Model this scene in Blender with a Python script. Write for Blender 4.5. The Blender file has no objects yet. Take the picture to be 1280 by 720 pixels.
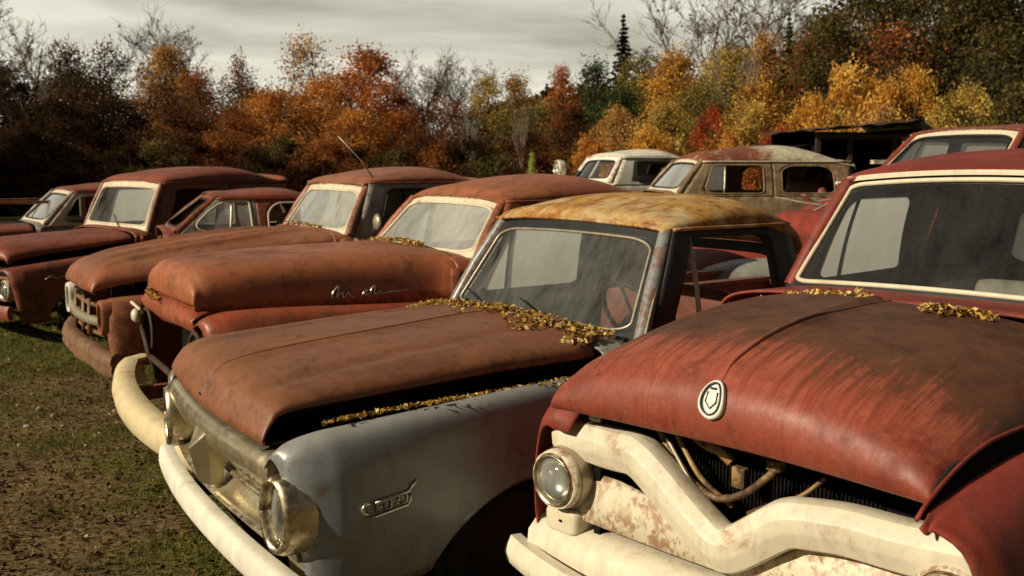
import bpy, math, random
import numpy as np
from mathutils import Matrix, Vector
R = math.radians
rng = np.random.default_rng(7)
random.seed(7)
scene = bpy.context.scene
COL = scene.collection

# ------------------------------------------------------------------ objects
def tag(o, label=None, cat=None, group=None, kind=None):
    if label: o['label'] = label
    if cat: o['category'] = cat
    if group: o['group'] = group
    if kind: o['kind'] = kind
    return o
def empty(name, loc=(0, 0, 0), rz=0.0, label=None, cat=None, group=None, scale=1.0):
    o = bpy.data.objects.new(name, None); COL.objects.link(o)
    o.location = loc; o.rotation_euler = (0, 0, rz); o.empty_display_size = .2
    o.scale = (scale,)*3
    return tag(o, label, cat, group)

class MB:
    """collects verts / faces, then becomes ONE mesh object"""
    def __init__(s): s.v = []; s.f = []; s.m = []; s.n = 0
    def add(s, verts, faces, mi=0):
        verts = np.asarray(verts, float).reshape(-1, 3)
        s.v.append(verts)
        for f in faces:
            s.f.append([i+s.n for i in f]); s.m.append(mi)
        s.n += len(verts); return s
    def grid(s, G, mi=0, closev=False, flip=False):
        a, b = G.shape[:2]; F = []
        for i in range(a-1):
            for j in range(b if closev else b-1):
                k = (j+1) % b
                q = [i*b+j, (i+1)*b+j, (i+1)*b+k, i*b+k]
                F.append(q[::-1] if flip else q)
        return s.add(G.reshape(-1, 3), F, mi)
    def box(s, c, d, rot=None, mi=0):
        c = np.array(c); h = np.array(d)/2
        V = np.array([[x, y, z] for x in (-1, 1) for y in (-1, 1) for z in (-1, 1)])*h
        if rot is not None: V = V @ np.array(rot).T
        return s.add(V+c, [(0, 1, 3, 2), (4, 6, 7, 5), (0, 4, 5, 1), (2, 3, 7, 6), (0, 2, 6, 4), (1, 5, 7, 3)], mi)
    def tube(s, P, r, n=8, closed=False, cap=True, mi=0):
        P = np.asarray(P, float); m = len(P); r = np.broadcast_to(np.asarray(r, float), (m,))
        if closed: T = np.roll(P, -1, 0)-np.roll(P, 1, 0)
        else: T = np.gradient(P, axis=0)
        T /= np.linalg.norm(T, axis=1)[:, None]+1e-12
        up = np.array([0, 0, 1.]) if abs(T[0, 2]) < .9 else np.array([1., 0, 0])
        A = np.cross(T[0], up); A /= np.linalg.norm(A); G = np.zeros((m, n, 3))
        an = np.linspace(0, 2*math.pi, n, endpoint=False)
        for i in range(m):
            A = A-T[i]*(A @ T[i]); A /= np.linalg.norm(A)+1e-12; B = np.cross(T[i], A)
            G[i] = P[i]+r[i]*(np.cos(an)[:, None]*A+np.sin(an)[:, None]*B)
        if closed: G = np.concatenate([G, G[:1]])
        b = s.n; s.grid(G, mi, closev=True)
        if cap and not closed:
            s.f.append([b+i for i in range(n)]); s.m.append(mi)
            k = b+(len(G)-1)*n; s.f.append([k+n-1-i for i in range(n)]); s.m.append(mi)
        return s
    def sweep(s, P, prof, mi=0, up=(0, 0, 1), out=None, cap=True, scale=None):
        """prof: (outward, up) section swept along P; outward = horizontal normal (left of travel)"""
        P = np.asarray(P, float); prof = np.asarray(prof, float); T = np.gradient(P, axis=0)
        up = np.array(up, float); G = np.zeros((len(P), len(prof), 3))
        for i in range(len(P)):
            o = np.cross(T[i], up); o /= np.linalg.norm(o); u = np.cross(o, T[i]); u /= np.linalg.norm(u)
            k = 1 if scale is None else scale[i]
            G[i] = P[i]+k*(prof[:, :1]*o+prof[:, 1:]*u)
        b = s.n; s.grid(G, mi, closev=True); n = len(prof)
        if cap:
            s.f.append([b+i for i in range(n)][::-1]); s.m.append(mi)
            q = b+(len(P)-1)*n; s.f.append([q+i for i in range(n)]); s.m.append(mi)
        return s
    def lathe(s, prof, c, axis='y', n=28, mi=0):
        """prof: list of (radius, along axis)"""
        an = np.linspace(0, 2*math.pi, n, endpoint=False); G = np.zeros((len(prof), n, 3))
        for i, (r, h) in enumerate(prof):
            a, b = r*np.cos(an), r*np.sin(an)
            G[i] = {'y': np.stack([a, np.full(n, h), b], 1), 'x': np.stack([np.full(n, h), a, b], 1), 'z': np.stack([a, b, np.full(n, h)], 1)}[axis]
        return s.grid(G+np.array(c), mi, closev=True)
    def build(s, name, mats, parent=None, smooth=True, thick=0.0, off=0.0, auto=None, bevel=0, kind=None, label=None):
        me = bpy.data.meshes.new(name)
        me.from_pydata(np.concatenate(s.v).tolist(), [], s.f)
        if not isinstance(mats, (list, tuple)): mats = [mats]
        for m in mats: me.materials.append(m)
        me.polygons.foreach_set('material_index', s.m)
        me.polygons.foreach_set('use_smooth', [smooth]*len(s.f))
        me.update()
        if auto is not None: me.set_sharp_from_angle(angle=R(auto))
        o = bpy.data.objects.new(name, me); COL.objects.link(o); o.parent = parent
        if bevel:
            b = o.modifiers.new('bevel', 'BEVEL'); b.width = bevel; b.segments = 2; b.limit_method = 'ANGLE'; b.angle_limit = R(40)
        if thick:
            m = o.modifiers.new('sheet', 'SOLIDIFY'); m.thickness = thick; m.offset = off
        return tag(o, label, None, None, kind)

def crom(P, t):
    """catmull-rom through P (n,...) at parameters t in [0, n-1]"""
    P = np.asarray(P, float); n = len(P); t = np.clip(np.asarray(t, float), 0, n-1-1e-9)
    i = t.astype(int); f = (t-i).reshape(-1, *([1]*(P.ndim-1)))
    E = np.concatenate([[2*P[0]-P[1]], P, [2*P[-1]-P[-2]]])
    a, b, c, d = E[i], E[i+1], E[i+2], E[i+3]
    return .5*(2*b+(c-a)*f+(2*a-5*b+4*c-d)*f*f+(3*b-a-3*c+d)*f**3)
def cpath(P, n): return crom(P, np.linspace(0, len(P)-1, n))
def lerp(a, b, t): return a+(b-a)*t
def sstep(a, b, x):
    t = np.clip((x-a)/(b-a), 0, 1); return t*t*(3-2*t)

def shell(rows, nu=40, nv=41, wob=0.0, extra=None, seed=0):
    """superelliptic sheet. rows: (x, zc, ze, w, n[, xedge]) front to rear -> grid"""
    rows = np.array([list(r)+([0.0] if len(r) == 5 else []) for r in rows], float)
    K = crom(rows, np.linspace(0, len(rows)-1, nu)); t = np.linspace(-math.pi/2, math.pi/2, nv)
    G = np.zeros((nu, nv, 3))
    for i, (x, zc, ze, w, n, xe) in enumerate(K):
        sn = np.sin(t); cs = np.cos(t)
        y = w*np.sign(sn)*np.abs(sn)**(2/n); z = ze+(zc-ze)*np.abs(cs)**(2/n)
        u = y/w
        G[i] = np.stack([x+xe*u*u, y, z], 1)
    if extra is not None: G[:, :, 2] += extra(G[:, :, 0], G[:, :, 1])
    if wob:
        rg = np.random.default_rng(seed)
        for _ in range(5):
            kx, ky, ph = rg.uniform(2, 7), rg.uniform(2, 7), rg.uniform(0, 6)
            G[:, :, 2] += wob/3*np.sin(kx*G[:, :, 0]+ky*G[:, :, 1]+ph)
    return G

def rrect(r, ns=10, na=8, lo=(0, 0), hi=(1, 1)):
    """unit square contour with corner radii r (4) -> points, corner by corner, all contours match by index"""
    r = np.broadcast_to(r, (4,)); P = []
    C = [(1, 0), (1, 1), (0, 1), (0, 0)]
    for k, (cx, cy) in enumerate(C):
        q = max(r[k], 1e-4); ox = cx-q if cx else q; oy = cy-q if cy else q
        a0 = [-90, 0, 90, 180][k]
        for a in np.linspace(a0, a0+90, na): P.append((ox+q*math.cos(R(a)), oy+q*math.sin(R(a))))
        nx = C[(k+1) % 4]; q2 = max(r[(k+1) % 4], 1e-4)
        e0 = P[-1]; b0 = [0, 90, 180, 270][k]
        ox2 = nx[0]-q2 if nx[0] else q2; oy2 = nx[1]-q2 if nx[1] else q2
        e1 = (ox2+q2*math.cos(R(b0)), oy2+q2*math.sin(R(b0)))
        for tt in np.linspace(0, 1, ns+2)[1:-1]: P.append((lerp(e0[0], e1[0], tt), lerp(e0[1], e1[1], tt)))
    return np.array(P)
def inquad(Q, P):
    """Q: four (a,b): BL, BR, TR, TL"""
    Q = np.array(Q, float); a, b = P[:, :1], P[:, 1:]
    return (Q[0]*(1-a)+Q[1]*a)*(1-b)+(Q[3]*(1-a)+Q[2]*a)*b
def holed(S, outer, inner, rad, k=4):
    """ring grid between two quads on surface S + glass grid + contour"""
    po = inquad(outer, rrect(.0005)); pi = inquad(inner, rrect(rad))
    ring = np.stack([S(lerp(po, pi, t)) for t in np.linspace(0, 1, k+1)])
    c = pi.mean(0)
    gl = np.stack([S(lerp(pi, c, t)) for t in (0, .2, .4, .6, .8, .97, 1)])
    return ring, gl, S(pi)

# ------------------------------------------------------------------ materials
class NT:
    def __init__(s, name):
        s.m = bpy.data.materials.new(name); s.m.use_nodes = True; s.t = s.m.node_tree; s.t.nodes.clear()
        s.out = s.n('ShaderNodeOutputMaterial')
    def n(s, ty, **k):
        x = s.t.nodes.new(ty)
        for a, b in k.items(): setattr(x, a, b)
        return x
    def set(s, sock, v):
        if isinstance(v, bpy.types.NodeSocket): s.t.links.new(v, sock)
        elif isinstance(v, (tuple, list)) and len(v) == 3 and sock.type == 'RGBA': sock.default_value = (*v, 1)
        else: sock.default_value = v
    def coord(s, which='Object', sc=(1, 1, 1), rot=(0, 0, 0), loc=(0, 0, 0)):
        c = s.n('ShaderNodeTexCoord'); m = s.n('ShaderNodeMapping'); s.t.links.new(c.outputs[which], m.inputs[0])
        m.inputs['Scale'].default_value = sc; m.inputs['Rotation'].default_value = rot; m.inputs['Location'].default_value = loc
        return m.outputs[0]
    def noise(s, v, scale, detail=6, rough=.6, dist=0.0, col=False):
        x = s.n('ShaderNodeTexNoise'); s.t.links.new(v, x.inputs['Vector']); x.inputs['Scale'].default_value = scale
        x.inputs['Detail'].default_value = detail; x.inputs['Roughness'].default_value = rough; x.inputs['Distortion'].default_value = dist
        return x.outputs['Color' if col else 'Fac']
    def ramp(s, f, stops, interp='LINEAR'):
        x = s.n('ShaderNodeValToRGB'); s.t.links.new(f, x.inputs[0]); e = x.color_ramp.elements; x.color_ramp.interpolation = interp
        while len(e) < len(stops): e.new(.5)
        for a, (p, c) in zip(e, stops):
            a.position = p; a.color = (*c, 1) if isinstance(c, (tuple, list)) else (c, c, c, 1)
        return x.outputs[0]
    def mix(s, f, a, b, mode='MIX'):
        x = s.n('ShaderNodeMix', data_type='RGBA', blend_type=mode); s.set(x.inputs[0], f); s.set(x.inputs[6], a); s.set(x.inputs[7], b); return x.outputs[2]
    def math(s, op, a, b=None, clamp=False):
        x = s.n('ShaderNodeMath', operation=op, use_clamp=clamp); s.set(x.inputs[0], a)
        if b is not None: s.set(x.inputs[1], b)
        return x.outputs[0]
    def sep(s, v):
        x = s.n('ShaderNodeSeparateXYZ'); s.t.links.new(v, x.inputs[0]); return x.outputs
    def bump(s, h, strength=.2, dist=.01):
        x = s.n('ShaderNodeBump'); s.t.links.new(h, x.inputs['Height']); x.inputs['Strength'].default_value = strength; x.inputs['Distance'].default_value = dist
        return x.outputs[0]
    def bsdf(s, **k):
        x = s.n('ShaderNodeBsdfPrincipled')
        for a, v in k.items(): s.set(x.inputs[a.replace('_', ' ')], v)
        return x.outputs[0]
    def done(s, sh): s.t.links.new(sh, s.out.inputs[0]); return s.m

def sm(n, x, a, b):
    m = n.n('ShaderNodeMapRange', interpolation_type='SMOOTHSTEP'); n.set(m.inputs[0], x)
    m.inputs[1].default_value = a; m.inputs[2].default_value = b; return m.outputs[0]

def rusty(name, c0, c1, c2, lo=.42, hi=.6, scale=2.2, rough=(.36, .68), spec=.44, seed=0.0, grad=None, speck=.5, bumpy=.4, metal=0.0, dust=.0, dust_litc=(.30, .24, .16), grain=.75, edge=.8):
    """c0 paint, c1 first rust, c2 deep rust; lo..hi where paint goes over into rust"""
    n = NT(name); v = n.coord('Object', loc=(seed, seed*.7, seed*.3))
    big = n.noise(v, scale, 9, .65, .4); fine = n.noise(v, 34, 5, .7); mid = n.noise(v, 9, 7, .7, .6)
    st = n.noise(n.coord('Object', sc=(14, 14, 1.6), loc=(seed, 0, 0)), 1.5, 5, .6)
    m = n.math('ADD', n.math('MULTIPLY', big, .62), n.math('MULTIPLY', mid, .38))
    mask = sm(n, m, lo, hi)
    deep = sm(n, n.math('ADD', n.math('MULTIPLY', mid, .6), n.math('MULTIPLY', fine, .4)), .45, .62)
    rust = n.mix(deep, c1, c2)
    paint = n.mix(n.math('MULTIPLY', sm(n, st, .45, .75), .45), c0, tuple(x*.62 for x in c0))
    col = n.mix(mask, paint, rust)
    if grad:
        ax, a, b, cc, jit = grad[:5]
        o = n.sep(n.coord('Object'))[ax]
        stx = n.noise(n.coord('Object', sc=(1.6, 26, 1.6)), 1.6, 7, .72)
        g = n.math('ADD', o, n.math('MULTIPLY', n.math('SUBTRACT', stx, .5), jit))
        g = n.math('ADD', g, n.math('MULTIPLY', n.math('SUBTRACT', big, .5), jit)); g = n.math('ADD', g, n.math('MULTIPLY', n.math('SUBTRACT', n.math('ADD', mid, fine), 1.0), jit*.55))
        k = sm(n, g, a, b)
        ccol = n.mix(sm(n, mid, .4, .7), cc, tuple(x*.55 for x in cc))
        col = n.mix(k, ccol, col)
        if len(grad) > 5:
            band = n.math('MULTIPLY', n.math('MULTIPLY', k, n.math('SUBTRACT', 1.0, sm(n, g, b, b+.22))), sm(n, stx, .38, .62)); col = n.mix(n.math('MULTIPLY', band, .55), col, grad[5])
    sp = sm(n, fine, .60, .74)
    col = n.mix(n.math('MULTIPLY', sp, speck), col, tuple(x*.4 for x in c2))
    sp2 = sm(n, n.noise(v, 60, 3, .7), .64, .72)
    col = n.mix(n.math('MULTIPLY', sp2, speck*.6), col, tuple(min(1, x*1.7+.02) for x in c1))
    stain = n.noise(n.coord('Object', loc=(seed*3, seed, 4.1)), 1.25, 12, .74, .8); st2 = n.noise(n.coord('Object', sc=(1, 1, 1), loc=(seed, 9, seed)), 5.5, 10, .78, .4)
    if not metal:
        col = n.mix(n.math('MULTIPLY', sm(n, stain, .50, .57), .62*grain), col, n.mix(1.0, col, (.50, .42, .38), 'MULTIPLY'))
        col = n.mix(n.math('MULTIPLY', sm(n, st2, .60, .66), .40*grain), col, tuple(min(.8, x*1.45+.012) for x in c1))
        col = n.mix(n.math('MULTIPLY', sm(n, st2, .36, .31), .55*grain), col, tuple(x*.55 for x in c2))
    if edge:
        ge = n.n('ShaderNodeNewGeometry'); e_ = n.math('MULTIPLY', sm(n, ge.outputs['Pointiness'], .515, .56), sm(n, n.math('ADD', mid, fine), .92, 1.12)); col = n.mix(n.math('MULTIPLY', e_, edge), col, c2)
    if dust:
        nz = n.n('ShaderNodeNewGeometry'); up = n.sep(nz.outputs['Normal'])[2]
        col = n.mix(n.math('MULTIPLY', n.math('MULTIPLY', sm(n, up, .3, 1.0), dust), sm(n, big, .3, .7)), col, dust_litc)  # upward faces paler: dust, plus painted light on the grey body
    grit = n.noise(v, 130, 4, .75); blot = n.noise(n.coord('Object', loc=(seed*2, 1.7, seed)), 4.3, 10, .72, 1.2)
    k2 = n.math('MULTIPLY', n.math('ADD', n.math('MULTIPLY', grit, .9), .55), n.math('ADD', n.math('MULTIPLY', blot, 1.1), .45))
    if not metal: col = n.mix(grain, col, n.mix(1.0, col, n.ramp(k2, [(0, (.25, .22, .20)), (1, (1, 1, 1))]), 'MULTIPLY'))
    scr = n.noise(n.coord('Object', sc=(3, 60, 60), rot=(0, 0, .25), loc=(seed, 2, 3)), 1.4, 3, .6)
    col = n.mix(n.math('MULTIPLY', sm(n, scr, .66, .74), .30*grain), col, tuple(min(.8, x*1.9+.03) for x in c1))
    rg = n.math('ADD', n.math('MULTIPLY', n.math('MAXIMUM', mask, sm(n, blot, .4, .7)), rough[1]-rough[0]), rough[0])
    h = n.math('ADD', n.math('ADD', n.math('MULTIPLY', fine, .5), n.math('MULTIPLY', mid, .8)), n.math('MULTIPLY', grit, .25))
    return n.done(n.bsdf(Base_Color=col, Roughness=rg, Specular_IOR_Level=spec, Metallic=metal, Normal=n.bump(h, bumpy, .006)))

def plain(name, c, rough=.6, metal=0.0, spec=.4, var=.3, scale=12, bump=.1):
    n = NT(name); v = n.coord('Object'); f = n.noise(v, scale, 6, .65)
    col = n.mix(n.ramp(f, [(.3, 0.0), (.7, 1.0)]), tuple(x*(1-var) for x in c), tuple(min(1, x*(1+var)) for x in c))
    return n.done(n.bsdf(Base_Color=col, Roughness=rough, Metallic=metal, Specular_IOR_Level=spec, Normal=n.bump(f, bump, .004)))

def dusty_glass(name, dust=.3, tint=(.42, .43, .40), streak=.25, seed=0.0, tl_=.35):
    n = NT(name); v = n.coord('Object', loc=(seed, seed, 0))
    f = n.noise(v, 3.0, 6, .65, .5); g = n.noise(n.coord('Object', sc=(3, 7, .8), rot=(.3, .2, 0), loc=(seed, 0, 0)), 3, 5, .6); h = n.noise(v, 55, 3, .7)
    d = n.math('ADD', n.math('MULTIPLY', n.math('SUBTRACT', f, .5), streak*2.4), dust)
    d = n.math('ADD', d, n.math('MULTIPLY', n.math('SUBTRACT', g, .5), streak*1.5))
    d = n.math('ADD', d, n.math('MULTIPLY', n.math('SUBTRACT', h, .5), .06), clamp=True)
    tr = n.n('ShaderNodeBsdfTransparent'); tr.inputs[0].default_value = (.83, .86, .82, 1)
    gl = n.n('ShaderNodeBsdfGlossy'); gl.inputs[0].default_value = (.9, .9, .9, 1); gl.inputs[1].default_value = .06
    df = n.n('ShaderNodeBsdfDiffuse'); df.inputs[0].default_value = (*tint, 1)  # pale film: dust, and on windscreens also painted sky reflection
    tl = n.n('ShaderNodeBsdfTranslucent'); tl.inputs[0].default_value = (*tint, 1)
    fr = n.n('ShaderNodeFresnel'); bf = n.n('ShaderNodeNewGeometry'); n.set(fr.inputs[0], n.math('SUBTRACT', 1.5, n.math('MULTIPLY', bf.outputs['Backfacing'], .8333)))
    dd = n.n('ShaderNodeMixShader'); dd.inputs[0].default_value = tl_; n.t.links.new(df.outputs[0], dd.inputs[1]); n.t.links.new(tl.outputs[0], dd.inputs[2])
    a = n.n('ShaderNodeMixShader'); n.t.links.new(d, a.inputs[0]); n.t.links.new(tr.outputs[0], a.inputs[1]); n.t.links.new(dd.outputs[0], a.inputs[2])
    b = n.n('ShaderNodeMixShader'); n.t.links.new(n.math('MULTIPLY', fr.outputs[0], 1.6, True), b.inputs[0]); n.t.links.new(a.outputs[0], b.inputs[1]); n.t.links.new(gl.outputs[0], b.inputs[2])
    return n.done(b.outputs[0])

def leafy(name, stops, trans=.35, rough=.6, attr='tone'):
    n = NT(name); a = n.n('ShaderNodeAttribute', attribute_name=attr)
    col = n.ramp(a.outputs['Fac'], stops)
    df = n.n('ShaderNodeBsdfDiffuse'); tl = n.n('ShaderNodeBsdfTranslucent'); n.t.links.new(col, df.inputs[0]); n.t.links.new(col, tl.inputs[0])
    m = n.n('ShaderNodeMixShader'); m.inputs[0].default_value = trans; n.t.links.new(df.outputs[0], m.inputs[1]); n.t.links.new(tl.outputs[0], m.inputs[2])
    return n.done(m.outputs[0])

RUST = rusty('rust_brown', (.20, .065, .032), (.17, .062, .026), (.085, .033, .016), seed=1.3)
M = dict(
 d_hood=rusty('brown_rust_hood', (.21, .080, .036), (.26, .102, .046), (.115, .043, .02), lo=.40, hi=.62, seed=3.1, scale=1.6, speck=.35, dust=.3, dust_litc=(.27, .12, .05)),
 d_body=rusty('blue_grey_paint', (.205, .223, .228), (.16, .166, .16), (.16, .06, .025), lo=.50, hi=.72, seed=5.2, rough=(.28, .5), spec=.5, speck=.22, bumpy=.08, dust=.75, dust_litc=(.40, .395, .35), grain=.4),  # pale upward faces: light on the fender crowns put into the colour
 d_black=plain('worn_black_paint', (.016, .017, .017), .42, var=.4),
 d_roof=rusty('ochre_cream_roof', (.60, .50, .30), (.46, .25, .055), (.25, .085, .022), lo=.33, hi=.52, scale=2.6, seed=9.4, rough=(.42, .75), speck=.25, grain=.28, bumpy=.12),
 cream=rusty('cream_paint', (.66, .60, .44), (.52, .42, .24), (.26, .11, .04), lo=.55, hi=.72, seed=2.2, rough=(.4, .7), speck=.12, grain=.28, bumpy=.08),
 ivory=rusty('ivory_paint', (.70, .64, .49), (.62, .52, .34), (.26, .11, .045), lo=.50, hi=.70, seed=12.2, scale=2.8, rough=(.36, .7), speck=.42, grain=.28, bumpy=.08),
 white=rusty('chalky_white_paint', (.76, .73, .62), (.62, .55, .40), (.25, .12, .05), lo=.53, hi=.68, seed=6.2, rough=(.4, .7), speck=.14, grain=.28, bumpy=.08),
 yellow=rusty('yellowed_cream_paint', (.68, .57, .34), (.58, .40, .14), (.28, .11, .035), lo=.52, hi=.70, seed=4.2, rough=(.4, .7), speck=.14, grain=.28, bumpy=.08),
 e_hood=rusty('red_oxide_hood', (.23, .040, .022), (.27, .068, .034), (.14, .030, .016), lo=.42, hi=.66, scale=3.0, seed=8.5, rough=(.44, .70), speck=.3, dust=.0,
     grad=(0, 1.22, 1.40, (.135, .050, .021), .50, (.46, .135, .075))),
 e_red=rusty('red_paint', (.25, .036, .021), (.27, .055, .028), (.12, .030, .015), lo=.5, hi=.7, seed=7.7, rough=(.50, .8), speck=.3),
 c_rust=rusty('orange_rust', (.37, .115, .048), (.32, .115, .045), (.16, .05, .022), lo=.42, hi=.62, seed=11.1, scale=1.8, speck=.3, dust=.3, dust_litc=(.30, .12, .06)),
 c_red=rusty('faded_red_rust', (.34, .070, .030), (.32, .10, .038), (.14, .042, .018), lo=.45, hi=.63, seed=14.0, speck=.4),
 b_rust=rusty('brown_orange_rust', (.33, .115, .052), (.27, .10, .045), (.13, .046, .02), lo=.42, hi=.6, seed=17.1, dust=.4, dust_litc=(.27, .135, .075)),
 a_rust=rusty('dark_red_rust', (.27, .068, .034), (.22, .068, .03), (.095, .03, .015), lo=.42, hi=.62, seed=21.1),
 grey=rusty('grey_primer', (.30, .31, .27), (.25, .25, .21), (.15, .07, .03), lo=.52, hi=.7, seed=19.0, speck=.2),
 brown_metal=rusty('brown_bumper_rust', (.24, .135, .075), (.20, .10, .05), (.09, .04, .02), seed=23.0),
 gr_white=rusty('white_rust_roof', (.62, .57, .42), (.24, .07, .03), (.15, .05, .025), lo=.34, hi=.46, seed=31.0, scale=1.5, grad=(0, -1.30, -.95, (.62, .57, .42), .5)),
 tan=rusty('tan_paint', (.30, .24, .14), (.24, .15, .07), (.15, .06, .03), seed=33.0),
 chrome=rusty('dull_chrome', (.66, .58, .40), (.50, .41, .25), (.20, .13, .07), lo=.48, hi=.74, seed=25.0, rough=(.24, .46), speck=.2, metal=.86, bumpy=.06),
 trim=plain('bright_trim', (.62, .60, .52), .3, .9, var=.15),
 oldtrim=plain('dull_trim', (.42, .37, .27), .4, .6, var=.25),
 rubber=plain('old_rubber', (.012, .012, .011), .7),
 tyre=plain('tyre_rubber', (.016, .015, .014), .85, var=.4, scale=30),
 dark=plain('shade_dark_metal', (.010, .008, .007), .95, spec=.08, var=.5),  # near-black: shade of engine bays and gaps is put into the colour
 iron=plain('rusty_iron', (.05, .026, .016), .75, var=.5),
 hose=rusty('yellowed_hose', (.36, .22, .07), (.14, .07, .03), (.03, .02, .012), lo=.42, hi=.55, scale=6, seed=40.0, speck=.6),
 seat=plain('faded_red_vinyl', (.19, .06, .042), .6, var=.3),
 seat_grey=plain('faded_grey_vinyl', (.22, .20, .17), .65, var=.35),
 dash=plain('dusty_dashboard', (.075, .07, .06), .6, var=.3),
 wood=plain('grey_weathered_wood', (.28, .245, .19), .85, var=.4, scale=18),
 glass_d=dusty_glass('dusty_windscreen', .13, (.66, .68, .62), .16, 1.0),
 glass_e=dusty_glass('streaked_windscreen', .055, (.46, .46, .42), .05, 4.0),
 glass_c=dusty_glass('hazy_windscreen', .50, (.80, .82, .75), .30, 7.0),
 glass_w=dusty_glass('milky_window_glass', .90, (.95, .95, .90), .12, 9.0, .78),
 lens=dusty_glass('headlamp_lens', .22, (.75, .75, .70), .55, 11.0),
 reflector=plain('silver_reflector', (.75, .75, .72), .18, 1.0, var=.1),
 badge_white=plain('enamel_white', (.75, .74, .68), .35, var=.12),
 badge_dark=plain('badge_dark', (.03, .03, .03), .4),
)

# ------------------------------------------------------------------ vehicle kit (local axes: x forward, y to its left, z up)
def steering(root, x, y, z, r=.20):
    b = MB(); an = np.linspace(0, 2*math.pi, 37)[:-1]; c, s = math.cos(R(62)), math.sin(R(62))
    P = np.stack([x+r*np.sin(an)*c, y+r*np.cos(an), z+r*np.sin(an)*s], 1)
    b.tube(P, .013, 7, closed=True)
    for a in (R(90), R(210), R(330)):
        b.tube([[x, y, z], [x+r*math.sin(a)*c, y+r*math.cos(a), z+r*math.sin(a)*s]], .009, 6)
    b.tube([[x, y, z], [x+.42, y, z-.30]], .022, 8)
    return b.build('steering_wheel', M['rubber'], root)

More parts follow.
